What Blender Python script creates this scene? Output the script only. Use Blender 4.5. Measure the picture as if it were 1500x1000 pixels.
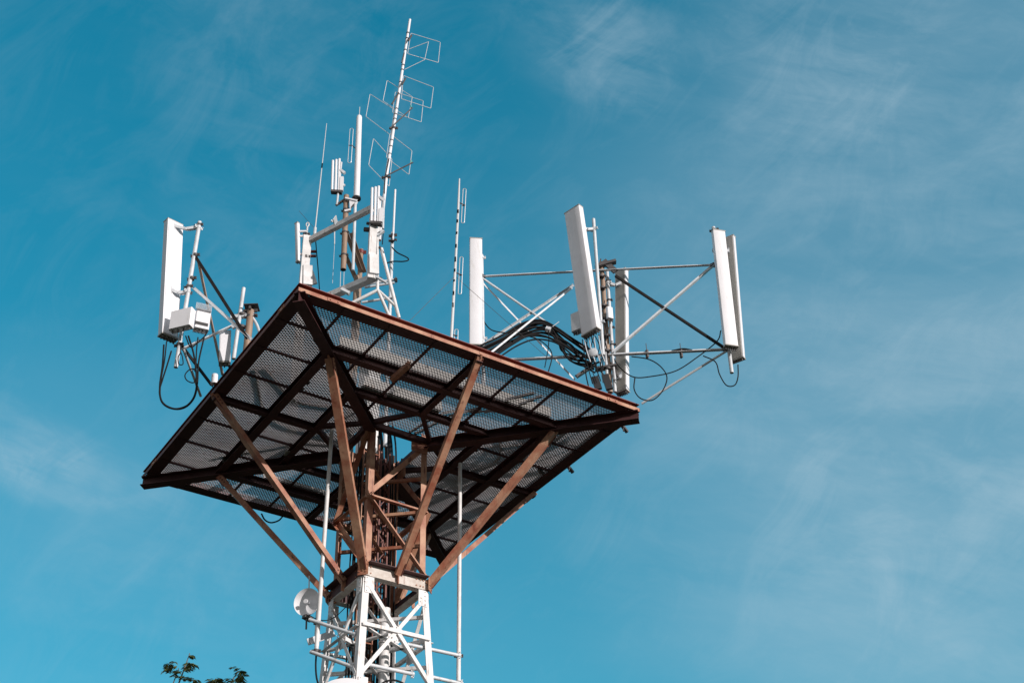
import bpy, math, random
import numpy as np
from mathutils import Vector as V, Matrix
random.seed(7); rng = np.random.default_rng(7)
R = math.radians
for o in list(bpy.data.objects): bpy.data.objects.remove(o)
SC = bpy.context.scene; COL = SC.collection

# ------------------------------------------------------------------ camera
F, PITCH, YAW, ROLL = 1989.77, R(36.1218), R(55.781), R(-1.79626)
CAM = V((-8.8992, -16.9268, 1.5987))
FW = V((math.cos(PITCH)*math.cos(YAW), math.cos(PITCH)*math.sin(YAW), math.sin(PITCH)))
r0 = V((math.sin(YAW), -math.cos(YAW), 0)); u0 = r0.cross(FW)
RT = r0*math.cos(ROLL) + u0*math.sin(ROLL); UP = -r0*math.sin(ROLL) + u0*math.cos(ROLL)
cd = bpy.data.cameras.new('camera'); cam = bpy.data.objects.new('camera', cd); COL.objects.link(cam)
m = Matrix.Identity(4)
for i in range(3): m[i][0], m[i][1], m[i][2], m[i][3] = RT[i], UP[i], -FW[i], CAM[i]
cam.matrix_world = m
cd.sensor_width = 36; cd.lens = 36*F/1500; cd.clip_start = .1; cd.clip_end = 5000
SC.camera = cam
HD = V((FW.x, FW.y)).normalized()          # horizontal view direction
HR = V((HD.y, -HD.x))                      # horizontal right
HB = -HD                                   # towards the viewer

def at(px, py, ref):
    """point seen at a photo pixel, at the depth of the ground spot ref"""
    d = FW + RT*((px-750)/F) - UP*((py-500)/F)
    t = ((V(ref[:2]) - CAM.xy) @ HD) / (d.xy @ HD)
    return CAM + d*t
def atz(px, py, z):
    d = FW + RT*((px-750)/F) - UP*((py-500)/F)
    return CAM + d*((z-CAM.z)/d.z)

# ------------------------------------------------------------------ sun and sky
SUN_AZ, SUN_EL = R(-73), R(18)
sv = V((math.cos(SUN_AZ)*math.cos(SUN_EL), math.sin(SUN_AZ)*math.cos(SUN_EL), math.sin(SUN_EL)))
sd = bpy.data.lights.new('sun', 'SUN'); sd.energy = 4.25; sd.angle = R(.5); sd.color = (1, .925, .885)
so = bpy.data.objects.new('sun', sd); COL.objects.link(so)
so.rotation_euler = sv.to_track_quat('Z', 'Y').to_euler(); so.location = (10, -30, 30)
SC.view_settings.view_transform = 'Standard'; SC.view_settings.look = 'None'
SC.view_settings.exposure = 0; SC.view_settings.gamma = 1

W = bpy.data.worlds.new('World'); SC.world = W; W.use_nodes = True
nt = W.node_tree; nt.nodes.clear()
def N(t, kind, **kw):
    n = t.nodes.new(kind)
    for k, v in kw.items(): setattr(n, k, v)
    return n
def mixc(t, a, b, fac, mode='MIX'):
    n = N(t, 'ShaderNodeMix', data_type='RGBA', blend_type=mode)
    for sock, v in ((n.inputs[0], fac), (n.inputs[6], a), (n.inputs[7], b)):
        if hasattr(v, 'is_output'): t.links.new(v, sock)
        elif isinstance(v, (int, float)): sock.default_value = v
        else: sock.default_value = (*v, 1)
    return n.outputs[2]
def mathn(t, op, a, b=None, c=None, clamp=False):
    n = N(t, 'ShaderNodeMath', operation=op, use_clamp=clamp)
    for i, v in enumerate((a, b, c)):
        if v is None: continue
        if hasattr(v, 'is_output'): t.links.new(v, n.inputs[i])
        else: n.inputs[i].default_value = v
    return n.outputs[0]
out = N(nt, 'ShaderNodeOutputWorld'); bg = N(nt, 'ShaderNodeBackground')
sky = N(nt, 'ShaderNodeTexSky', sky_type='NISHITA', sun_disc=False)
sky.sun_elevation = SUN_EL; sky.sun_rotation = math.pi/2 - SUN_AZ
sky.air_density = 1.0; sky.dust_density = .6; sky.ozone_density = 1.5
tc = N(nt, 'ShaderNodeTexCoord')
sep = N(nt, 'ShaderNodeSeparateColor'); nt.links.new(sky.outputs[0], sep.inputs[0])
def channel(i, gain, ref, power): return mathn(nt, 'MULTIPLY', mathn(nt, 'POWER', mathn(nt, 'DIVIDE', sep.outputs[i], ref), power), gain)
cmb = N(nt, 'ShaderNodeCombineColor')
for i, a in enumerate(((.24, 1.294, 2.2), (2.46, 2.14, .82), (3.80, 3.40, .77))): nt.links.new(mathn(nt, 'MINIMUM', channel(i, *a), (.8, 4.5, 5.5)[i]), cmb.inputs[i])
c1 = cmb.outputs[0]
# thin high cloud: streaked noise on the sky sphere
def noise(t, vec, scale, detail, rough, dist=0.):
    n = N(t, 'ShaderNodeTexNoise'); n.inputs['Scale'].default_value = scale; n.inputs['Detail'].default_value = detail
    n.inputs['Roughness'].default_value = rough; n.inputs['Distortion'].default_value = dist
    if vec is not None: t.links.new(vec, n.inputs['Vector'])
    return n.outputs[0]
def ramp(t, fac, stops):
    n = N(t, 'ShaderNodeValToRGB'); t.links.new(fac, n.inputs[0])
    e = n.color_ramp.elements
    while len(e) < len(stops): e.new(.5)
    for el, (p, c) in zip(e, stops):
        el.position = p; el.color = (*c, 1) if not isinstance(c, (int, float)) else (c, c, c, 1)
    return n.outputs[0]
DIRV = tc.outputs['Generated']
def lobe(d, c0, c1_):
    """smooth patch of sky round the direction d, from cosine c0 (nothing) to c1_ (full)"""
    n = N(nt, 'ShaderNodeVectorMath', operation='DOT_PRODUCT'); nt.links.new(DIRV, n.inputs[0]); n.inputs[1].default_value = V(d).normalized()
    r = N(nt, 'ShaderNodeMapRange', interpolation_type='SMOOTHSTEP'); nt.links.new(n.outputs['Value'], r.inputs[0])
    r.inputs[1].default_value, r.inputs[2].default_value = c0, c1_
    return r.outputs[0]
def stretched(a, scales, skew):
    """sky direction in axes along and across the wind, so that cloud draws out into streaks"""
    a = V(a).normalized(); c = a.cross(V((0, 0, 1))).normalized(); b_ = c.cross(a)
    b_ = b_.lerp(c, skew).normalized(); cb = N(nt, 'ShaderNodeCombineXYZ')
    for i, (ax_, s_) in enumerate(zip((a, b_, c), scales)):
        n = N(nt, 'ShaderNodeVectorMath', operation='DOT_PRODUCT'); nt.links.new(DIRV, n.inputs[0]); n.inputs[1].default_value = ax_*s_
        nt.links.new(n.outputs['Value'], cb.inputs[i])
    return cb.outputs[0]
def sight(px, py): return FW + RT*((px-750)/F) - UP*((py-500)/F)
cosd = lambda px: math.cos(math.atan(px/F))
st = stretched((.80, -.55, -.20), (1.6, 6.5, 3.2), .2)
nA = noise(nt, st, 2.0, 8, .62, .35)
nC = noise(nt, stretched((.72, -.5, -.42), (2.2, 7.0, 4.0), .1), 5.5, 8, .66, .4)
nD = noise(nt, stretched((.35, -.2, .8), (2.6, 5.2, 4.0), .3), 4.0, 10, .67, .9)
fine = ramp(nt, nD, [(.46, 0.), (.74, 1.)])
base = mathn(nt, 'MULTIPLY', mathn(nt, 'ADD', mathn(nt, 'MULTIPLY', ramp(nt, nA, [(.40, 0.), (.76, 1.)]), .5), fine), .12)
w = base
for (px, py, r_, a) in ((5, 648, 80, .5), (70, 676, 75, .55), (130, 698, 60, .4), (190, 716, 50, .22), (240, 728, 45, .14), (890, 70, 130, .36), (935, 125, 90, .34), (840, 30, 130, .32), (1200, 25, 240, .42), (1420, 430, 560, .34), (1460, 900, 380, .30), (1060, 800, 300, .16), (420, 100, 260, .22), (350, 330, 160, .14), (250, 830, 240, .18)):
    l = lobe(sight(px, py), cosd(r_), 1.0)
    w = mathn(nt, 'ADD', w, mathn(nt, 'MULTIPLY', mathn(nt, 'MULTIPLY', l, a), mathn(nt, 'ADD', ramp(nt, nA, [(.42, 0.), (.72, .9)]), mathn(nt, 'ADD', ramp(nt, nC, [(.40, 0.), (.75, .45)]), mathn(nt, 'MULTIPLY', fine, .38)))))
for (px, py, r_, a) in ((1500, 480, 850, .20), (1480, 900, 520, .10), (60, 690, 260, .07), (700, 900, 900, .06)):      # smooth thin veil
    w = mathn(nt, 'ADD', w, mathn(nt, 'MULTIPLY', lobe(sight(px, py), cosd(r_), 1.0), a/.46))
w = mathn(nt, 'MULTIPLY', w, .46, clamp=True)
cf = mixc(nt, c1, (3.4, 4.45, 5.1), w)
# warm-white haze added to the sky outside the view, to neutralise the teal ambient
pale = mathn(nt, 'SUBTRACT', 1.0, lobe(FW, .10, .80))
cf = mixc(nt, cf, (3.6, 3.2, 3.1), mathn(nt, 'MULTIPLY', pale, .85))
nt.links.new(cf, bg.inputs[0]); bg.inputs[1].default_value = .14
nt.links.new(bg.outputs[0], out.inputs[0])

# ------------------------------------------------------------------ materials
def material(name, col, rough=.5, metal=0., var=None, vscale=6., streak=None, bump=0., spec=.5, detail_scale=40.):
    """var: second colour mixed in by large noise; streak: colour of dirt/rust marks with a shape of their own"""
    m = bpy.data.materials.new(name); m.use_nodes = True; t = m.node_tree
    b = t.nodes['Principled BSDF']; tcn = N(t, 'ShaderNodeTexCoord').outputs['Object']
    b.inputs['Metallic'].default_value = metal; b.inputs['Specular IOR Level'].default_value = spec
    c = col
    if var is not None:
        n1 = noise(t, tcn, vscale, 6, .62, .2)
        c = mixc(t, col, var, ramp(t, n1, [(.35, 0.), (.66, 1.)]))
    if streak is not None:
        mpn = N(t, 'ShaderNodeMapping'); t.links.new(tcn, mpn.inputs[0]); mpn.inputs['Scale'].default_value = (9, 9, 1.6)
        n2 = noise(t, mpn.outputs[0], 2.2, 8, .68, .4)
        n3 = noise(t, tcn, 2.3, 3, .5)
        f = mathn(t, 'MULTIPLY', ramp(t, n2, [(.54, 0.), (.66, 1.)]), ramp(t, n3, [(.42, 0.), (.62, .85)]))
        c = mixc(t, c, streak, f)
    if hasattr(c, 'is_output'): t.links.new(c, b.inputs['Base Color'])
    else: b.inputs['Base Color'].default_value = (*c, 1)
    n4 = noise(t, tcn, detail_scale, 4, .6)
    rr = N(t, 'ShaderNodeMapRange'); t.links.new(n4, rr.inputs[0])
    rr.inputs[3].default_value = max(0, rough-.12); rr.inputs[4].default_value = min(1, rough+.14)
    t.links.new(rr.outputs[0], b.inputs['Roughness'])
    if bump:
        bn = N(t, 'ShaderNodeBump'); bn.inputs['Strength'].default_value = bump; bn.inputs['Distance'].default_value = .004
        t.links.new(n4, bn.inputs['Height']); t.links.new(bn.outputs[0], b.inputs['Normal'])
    return m
M = dict(
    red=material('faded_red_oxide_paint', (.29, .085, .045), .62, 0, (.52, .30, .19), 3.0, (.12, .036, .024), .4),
    maroon=material('dark_red_and_shade_paint', (.055, .016, .018), .65, 0, (.085, .026, .024), 4, (.028, .012, .012), .3),
    white=material('chalky_white_paint', (.82, .805, .80), .55, 0, (.64, .625, .61), 5, (.30, .19, .13), .3),
    dirty=material('chipped_white_paint', (.66, .62, .57), .6, 0, (.46, .38, .32), 7, (.22, .08, .055), .3),
    radome=material('white_fibreglass', (.83, .825, .85), .42, 0, (.78, .775, .80), 2.5, (.62, .60, .57)),
    backing=material('aged_grey_radome_back', (.42, .40, .36), .5, 0, (.36, .345, .32), 5, (.25, .22, .19)),
    rimred=material('red_lead_paint', (.20, .035, .028), .62, 0, (.26, .06, .04), 4, (.08, .025, .02)),
    deepred=material('deep_red_and_shade_paint', (.13, .035, .026), .62, 0, (.17, .055, .038), 5, (.06, .02, .018), .3),  # darker red holds the shade of the sunless rim sides; cleats share it
    zinc=material('galvanised_steel', (.66, .685, .71), .5, .05, (.55, .575, .60), 9, (.32, .28, .25), .15),
    shadesteel=material('shaded_side_steel', (.014, .012, .012), .75, 0, (.024, .02, .019), 10, None, 0, .2),  # near-black colour paints in the unlit undersides of these braces
    darkzinc=material('weathered_steel', (.11, .10, .10), .6, .2, (.065, .06, .06), 12, (.06, .04, .03), .2),
    mesh=material('galvanised_mesh', (.48, .47, .485), .6, 0, (.30, .29, .30), 1.1, (.24, .12, .08), 0, .3),
    brown=material('brown_painted_pipe', (.33, .23, .165), .55, 0, (.27, .18, .125), 7, (.14, .08, .06), .2),
    cable=material('black_cable_sheath', (.008, .008, .009), .7, 0, (.013, .012, .013), 8, None, 0, .2),
    black=material('black_plastic', (.02, .02, .022), .5),
    maroonclip=material('red_oxide_clamp', (.17, .035, .03), .5),
    green=material('green_tape', (.12, .42, .36), .5),
    alu=material('aluminium_rod', (.72, .72, .72), .38, .3),
    bark=material('bark', (.11, .085, .06), .85, 0, (.17, .14, .10), 12, None, .6),
    ground=material('dark_grass_ground', (.022, .026, .012), .95, 0, (.036, .032, .018), .35, None, .4, .2, 6),
)
def leaf_material():
    m = material('leaf', (.075, .11, .03), .5, 0, (.16, .165, .06), 5.0)
    return m
M['leaf'] = leaf_material()

# ------------------------------------------------------------------ mesh helpers
ORG = {}                                   # object -> world origin of its thing
SPLIT = {'clamp', 'mount_plate', 'fixing_plate', 'sleeve', 'splice_plate', 'gusset_plate', 'band_clamp', 'saddle', 'cable_clip', 'hanging_clip', 'bracket', 'tape_mark', 'crossarm', 'connector', 'cap_plate', 'band', 'tape_wrap'}
class MB:
    def __init__(s): s.v, s.f, s.sm = [], [], []
    def add(s, vs, fs, smooth=False):
        k = len(s.v); s.v += [V(p) for p in vs]
        for f in fs: s.f.append([i+k for i in f]); s.sm.append(smooth)
        return s
    def extrude(s, sec, p0, p1, up=(0, 0, 1), smooth=False, scale1=1.):
        """sweep a 2-D section (x = sideways, y = along up) from p0 to p1"""
        p0, p1 = V(p0), V(p1); d = (p1-p0).normalized(); up = V(up)
        if abs(d @ up.normalized()) > .999: up = V((0, 1, 0)) if abs(d.y) < .9 else V((1, 0, 0))
        x = d.cross(up).normalized(); y = x.cross(d)
        n = len(sec)
        vs = [p0 + x*a + y*b for a, b in sec] + [p1 + x*a*scale1 + y*b*scale1 for a, b in sec]
        fs = [[i, (i+1) % n, n+(i+1) % n, n+i] for i in range(n)]
        s.add(vs, fs, smooth); s.add(vs, [list(range(n))[::-1], list(range(n, 2*n))], False)
        return s
    def bar(s, p0, p1, w, h, up=(0, 0, 1), off=(0, 0)):
        a, b = off
        return s.extrude([(a-w/2, b-h/2), (a+w/2, b-h/2), (a+w/2, b+h/2), (a-w/2, b+h/2)], p0, p1, up)
    def angle(s, p0, p1, w, t=.01, up=(0, 0, 1), flip=1):
        sec = [(0, 0), (w, 0), (w, t), (t, t), (t, w), (0, w)]
        sec = [((a-w*.3)*flip, b-w*.3) for a, b in sec]
        if flip < 0: sec = sec[::-1]
        return s.extrude(sec, p0, p1, up)
    def ibeam(s, p0, p1, w, h, t=.012, up=(0, 0, 1)):
        a, b, c = w/2, h/2, t/2
        sec = [(-a, -b), (a, -b), (a, -b+t), (c, -b+t), (c, b-t), (a, b-t), (a, b), (-a, b), (-a, b-t), (-c, b-t), (-c, -b+t), (-a, -b+t)]
        return s.extrude(sec, p0, p1, up)
    def tube(s, pts, r, n=10, caps=True):
        pts = [V(p) for p in pts]; k = len(pts); rs = r if isinstance(r, (list, tuple)) else [r]*k
        vs = []; prev = None
        for i, p in enumerate(pts):
            d = (pts[min(i+1, k-1)] - pts[max(i-1, 0)]).normalized()
            if prev is None:
                u = V((0, 0, 1)) if abs(d.z) < .9 else V((1, 0, 0))
                x = d.cross(u).normalized()
            else:
                x = (prev - d*(prev @ d)).normalized()
            prev = x; y = d.cross(x)
            vs += [p + (x*math.cos(2*math.pi*j/n) + y*math.sin(2*math.pi*j/n))*rs[i] for j in range(n)]
        fs = [[i*n+j, i*n+(j+1) % n, (i+1)*n+(j+1) % n, (i+1)*n+j] for i in range(k-1) for j in range(n)]
        s.add(vs, fs, True)
        if caps: s.add(vs, [list(range(n))[::-1], list(range((k-1)*n, k*n))], False)
        return s
    def lathe(s, base, axis, prof, n=24):
        """prof: (distance along axis, radius)"""
        base = V(base); d = V(axis).normalized(); u = V((0, 0, 1)) if abs(d.z) < .9 else V((1, 0, 0))
        x = d.cross(u).normalized(); y = d.cross(x); k = len(prof)
        vs = [base + d*a + (x*math.cos(2*math.pi*j/n) + y*math.sin(2*math.pi*j/n))*r for a, r in prof for j in range(n)]
        fs = [[i*n+j, i*n+(j+1) % n, (i+1)*n+(j+1) % n, (i+1)*n+j] for i in range(k-1) for j in range(n)]
        return s.add(vs, fs, True)
    def hexbolt(s, p, nrm, r=.012, h=.012):
        p = V(p); nrm = V(nrm).normalized()
        return s.tube([p, p+nrm*h], r, 6)
    def clamp(s, p, axis, r, h=.03, ear=.03, d=(1, 0, 0)):
        """a two-ear pipe band round a tube with its bolt"""
        p, a = V(p), V(axis).normalized(); d = V(d); d = (d - a*(d @ a)).normalized()
        s.tube([p-a*h/2, p+a*h/2], r+.006, 12)
        e = a.cross(d)
        s.bar(p-d*(r+ear), p+d*(r+ear), .014, h, a)
        s.tube([p+d*(r+ear*.6)-e*.045, p+d*(r+ear*.6)+e*.045], .006, 6)
        s.tube([p-d*(r+ear*.6)-e*.045, p-d*(r+ear*.6)+e*.045], .006, 6)
        return s
    def pieces(s, gap=.004):
        """the separate pieces of the mesh: islands whose boxes do not touch"""
        par = list(range(len(s.v)))
        def find(i):
            while par[i] != i: par[i] = par[par[i]]; i = par[i]
            return i
        for f in s.f:
            for i in f[1:]: par[find(i)] = find(f[0])
        box = {}
        for f in s.f:
            for i in f:
                r = find(i); p = s.v[i]; lo, hi = box.setdefault(r, (p.copy(), p.copy()))
                for c in range(3): lo[c] = min(lo[c], p[c]); hi[c] = max(hi[c], p[c])
        rs = list(box); grp = {r: r for r in rs}
        def g(r):
            while grp[r] != r: r = grp[r]
            return r
        for a in range(len(rs)):
            for b in range(a):
                (l0, h0), (l1, h1) = box[rs[a]], box[rs[b]]
                if all(l0[c] <= h1[c]+gap and l1[c] <= h0[c]+gap for c in range(3)): grp[g(rs[a])] = g(rs[b])
        res = {}
        for f, sm in zip(s.f, s.sm):
            q = res.setdefault(g(find(f[0])), MB()); k = len(q.v)
            q.v += [s.v[i] for i in f]; q.f.append(list(range(k, k+len(f)))); q.sm.append(sm)
        for q in res.values():                 # weld the corners again so smooth shading survives
            key = {}; m_ = []; nv = []
            for p in q.v:
                kk = (round(p.x, 6), round(p.y, 6), round(p.z, 6))
                if kk not in key: key[kk] = len(nv); nv.append(p)
                m_.append(key[kk])
            q.v = nv; q.f = [[m_[i] for i in f] for f in q.f]
        return list(res.values())
    def build(s, name, mat, parent=None, base=None, label=None, ang=35):
        if name in SPLIT and parent:
            ps = s.pieces()
            if len(ps) > 1:
                return [p._build(name, mat, parent, base, label, ang) for p in ps][0]
        return s._build(name, mat, parent, base, label, ang)
    def _build(s, name, mat, parent=None, base=None, label=None, ang=35):
        o0 = V(ORG.get(parent.name, (0, 0, 0))) if parent else (V(base) if base is not None else V((0, 0, 0)))
        me = bpy.data.meshes.new(name); me.from_pydata([p-o0 for p in s.v], [], s.f)
        me.polygons.foreach_set('use_smooth', s.sm); me.update()
        try: me.set_sharp_from_angle(angle=R(ang))
        except Exception: pass
        me.materials.append(M[mat])
        ob = bpy.data.objects.new(name, me); COL.objects.link(ob)
        if parent: ob.parent = parent
        else: ob.location = o0
        ORG[ob.name] = o0
        if label: ob['label'] = label
        return ob
def tag(o, label, cat, group=None, kind=None):
    if label: o['label'] = label
    if cat: o['category'] = cat
    if group: o['group'] = group
    if kind: o['kind'] = kind
    return o
def thing(name, label, cat, loc, group=None):
    o = bpy.data.objects.new(name, None); COL.objects.link(o); o.location = loc
    o.empty_display_size = .2; ORG[o.name] = V(loc)
    return tag(o, label, cat, group)
def spline(pts, per=8):
    pts = [V(p) for p in pts]; q = [pts[0]*2-pts[1]] + pts + [pts[-1]*2-pts[-2]]; res = []
    for i in range(1, len(q)-2):
        a, b, c, d = q[i-1:i+3]
        for j in range(per):
            t = j/per
            res.append(.5*((2*b) + (c-a)*t + (2*a-5*b+4*c-d)*t*t + (3*b-a-3*c+d)*t**3))
    return res + [pts[-1]]
def dir2(r, b, z=0.): return V((HR.x*r + HB.x*b, HR.y*r + HB.y*b, z)).normalized()

# ------------------------------------------------------------------ ground
g = MB(); g.add([(-1500, -1500, 0), (1500, -1500, 0), (1500, 1500, 0), (-1500, 1500, 0)], [[0, 1, 2, 3]])
tag(g.build('ground', 'ground'), None, None, kind='structure')

# ------------------------------------------------------------------ tower
ZB = 13.42                                 # underside of the platform rim
RZ0, RZ1 = 10.72, 10.92                    # ring between white mast and red shaft
S = 3.0; A = .52
tower = thing('communication_tower', 'white lattice mast with a narrow red-brown braced shaft above its ring', 'tower', (0, 0, 0))
def legp(sx, sy, z):
    a = A + (RZ0-z)*.052 if z < RZ0 else A
    return V((sx*a, sy*a, z))
CORN = [(-1, -1), (1, -1), (1, 1), (-1, 1)]
for sx, sy in CORN:                        # white legs: heavy rolled angles, toes inwards
    b = MB(); p0, p1 = legp(sx, sy, 0), legp(sx, sy, RZ0)
    w, t = .108, .014
    for (p, q) in ((p0, p1),):
        vs = []
        for P in (p, q):
            for a, c in ((0, 0), (w, 0), (w, t), (t, t), (t, w), (0, w)):
                vs.append(P + V((-sx*a, -sy*c, 0)) + V((sx*.03, sy*.03, 0)))
        fs = [[i, (i+1) % 6, 6+(i+1) % 6, 6+i] for i in range(6)] + [[0, 1, 2, 3, 4, 5], [6, 7, 8, 9, 10, 11]]
        b.add(vs, fs)
    b.build('leg', 'white', tower)
    b = MB()
    for P, Q in ((legp(sx, sy, RZ0), legp(sx, sy, ZB+.1)),):
        vs = []
        for X in (P, Q):
            for a, c in ((0, 0), (.10, 0), (.10, .012), (.012, .012), (.012, .10), (0, .10)):
                vs.append(X + V((-sx*a, -sy*c, 0)))
        b.add(vs, [[i, (i+1) % 6, 6+(i+1) % 6, 6+i] for i in range(6)] + [[0, 1, 2, 3, 4, 5], [6, 7, 8, 9, 10, 11]])
    b.build('shaft_leg', 'red', tower)
# bays of the white mast, top bay measured, lower bays repeat downwards
bays = [RZ0, 9.12, 7.4, 5.5, 3.4, .1]
for k in range(4):
    c0, c1 = CORN[k], CORN[(k+1) % 4]
    nrm = V((c0[0]+c1[0], c0[1]+c1[1], 0)).normalized()
    for j in range(len(bays)-1):
        zt, zb = bays[j]-.08, bays[j+1]+.02
        P = [legp(*c0, zt), legp(*c1, zt), legp(*c0, zb), legp(*c1, zb)]
        o1, o2 = nrm*.035, nrm*.018
        w = .056 if j < 2 else .08
        b = MB(); b.angle(P[0]+o1, P[3]+o1, w, .010, -nrm, 1); b.build('brace', 'white', tower)
        b = MB(); b.angle(P[1]+o2, P[2]+o2, w, .010, -nrm, 1); b.build('brace', 'white', tower)
        zm = (zt+zb)/2
        b = MB(); b.angle(legp(*c0, zm+.03)+nrm*.05, legp(*c1, zm+.03)+nrm*.05, .055, .008, (0, 0, 1), 1 if k % 2 else -1)
        b.build('horizontal_strut', 'white', tower)
        if j < 2:                          # gussets with bolts
            b = MB(); cm = (legp(*c0, zm)+legp(*c1, zm))/2; e = (legp(*c1, zm)-legp(*c0, zm)).normalized()
            b.extrude([(-.12, -.05), (-.05, -.13), (.05, -.13), (.12, -.05), (.12, .05), (.05, .13), (-.05, .13), (-.12, .05)], cm+nrm*.008, cm+nrm*.016, (0, 0, 1))
            for a, c in ((-.07, .07), (.07, .07), (-.07, -.07), (.07, -.07), (0, .1), (0, -.1)):
                b.hexbolt(cm+e*a+V((0, 0, c))+nrm*.052, nrm)
            for q, sgn in ((P[0], 1), (P[1], -1)):
                p = q + e*sgn*.07 - V((0, 0, .06))
                b.bar(p+nrm*.046-V((0, 0, .13)), p+nrm*.046+V((0, 0, .13)), .008, .15, e)
                for zz in (-.1, -.03, .04, .11): b.hexbolt(p+nrm*.05+V((0, 0, zz))-e*sgn*.04, nrm)
                b.hexbolt(p+nrm*.05+V((0, 0, .0))+e*sgn*.03, nrm); b.hexbolt(p+nrm*.05+V((0, 0, -.06))+e*sgn*.04, nrm)
            b.build('gusset_plate', 'white', tower)
    # inner plan bracing
    b = MB(); b.angle(legp(*c0, 9.93), (legp(*CORN[(k+2) % 4], 9.93)+legp(*c1, 9.93))/2, .06, .008); b.build('plan_brace', 'white', tower)
# ring: channel beams with a chipped white lower flange
for k in range(4):
    c0, c1 = CORN[k], CORN[(k+1) % 4]; nrm = V((c0[0]+c1[0], c0[1]+c1[1], 0)).normalized()
    e = V((c1[0]-c0[0], c1[1]-c0[1], 0)).normalized()
    p0 = V((c0[0]*.56, c0[1]*.56, 0)); p1 = V((c1[0]*.56, c1[1]*.56, 0))
    b = MB(); zc = (RZ0+RZ1)/2; h = RZ1-RZ0
    x = V((0, 0, zc))
    # web + flanges
    b.bar(p0+x, p1+x-e*.0, .010, h-.024, (0, 0, 1))
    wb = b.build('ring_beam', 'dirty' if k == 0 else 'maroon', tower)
    b = MB(); b.bar(p0+V((0, 0, RZ1-.006))+nrm*.05+e*.05, p1+V((0, 0, RZ1-.006))+nrm*.05-e*.05, .13, .012); b.build('top_flange', 'maroon', wb)
    b = MB(); b.bar(p0+V((0, 0, RZ0+.006))-nrm*.05+e*.1, p1+V((0, 0, RZ0+.006))-nrm*.05-e*.1, .13, .012); b.build('bottom_flange', 'dirty', wb)
    b = MB()
    for t in (.06, .12, .9, .97, 1.02):
        for zz in (-.05, .05): b.hexbolt(p0+e*t+x+nrm*.005+V((0, 0, zz)), nrm)
    b.build('bolt_row', 'red', wb)
for sx, sy in CORN:                        # corner plates of the ring
    b = MB(); n = V((sx, sy, 0)).normalized(); p = V((sx*.575, sy*.575, (RZ0+RZ1)/2))
    b.bar(p-V((0, 0, .11)), p+V((0, 0, .10)), .012, .16, n.cross(V((0, 0, 1))))
    for a in (-.05, .05):
        for zz in (-.06, .05): b.hexbolt(p+n.cross(V((0, 0, 1)))*a+n*.006+V((0, 0, zz)), n, .014)
    b.build('corner_plate', 'red', tower)
# red shaft bracing: node half-way up one leg of each face
faces = [(CORN[0], CORN[1]), (CORN[3], CORN[0]), (CORN[2], CORN[3]), (CORN[1], CORN[2])]
for c0, c1 in faces:
    nrm = V((c0[0]+c1[0], c0[1]+c1[1], 0)).normalized()
    node = V((c0[0]*A, c0[1]*A, 12.09)) + nrm*.02
    for tgt, w in ((V((c1[0]*A, c1[1]*A, 13.30)), .085), (V((c1[0]*A, c1[1]*A, 12.07)), .065), (V((c1[0]*A, c1[1]*A, 10.95)), .085)):
        b = MB(); b.angle(node, tgt+nrm*.02, w, .009, nrm, -1)
        e = (tgt+nrm*.02-node).normalized()
        for t in (.05, .11): b.hexbolt(node+e*t+nrm*.012, nrm); b.hexbolt(tgt-e*t+nrm*.032, nrm)
        b.build('shaft_brace', 'red', tower)
    b = MB(); e = V((c1[0]-c0[0], c1[1]-c0[1], 0)).normalized()
    b.bar(V((c1[0]*A, c1[1]*A, 13.22))+nrm*.015-e*.30, V((c1[0]*A, c1[1]*A, 13.22))+nrm*.015, .010, .16)
    b.build('shaft_gusset', 'red', tower)

# platform: diagonal beams, rim, joists, ribs, mesh
platform = thing('service_platform', 'wide square rust-red steel platform with mesh deck, carried on slanted struts', 'platform', (0, 0, ZB))
zd = ZB-.085
for sx, sy in CORN:
    plat = MB(); plat.ibeam((sx*.50, sy*.50, zd), (sx*2.98, sy*2.98, zd), .17, .168); plat.build('diagonal_beam', 'maroon', platform)

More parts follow.
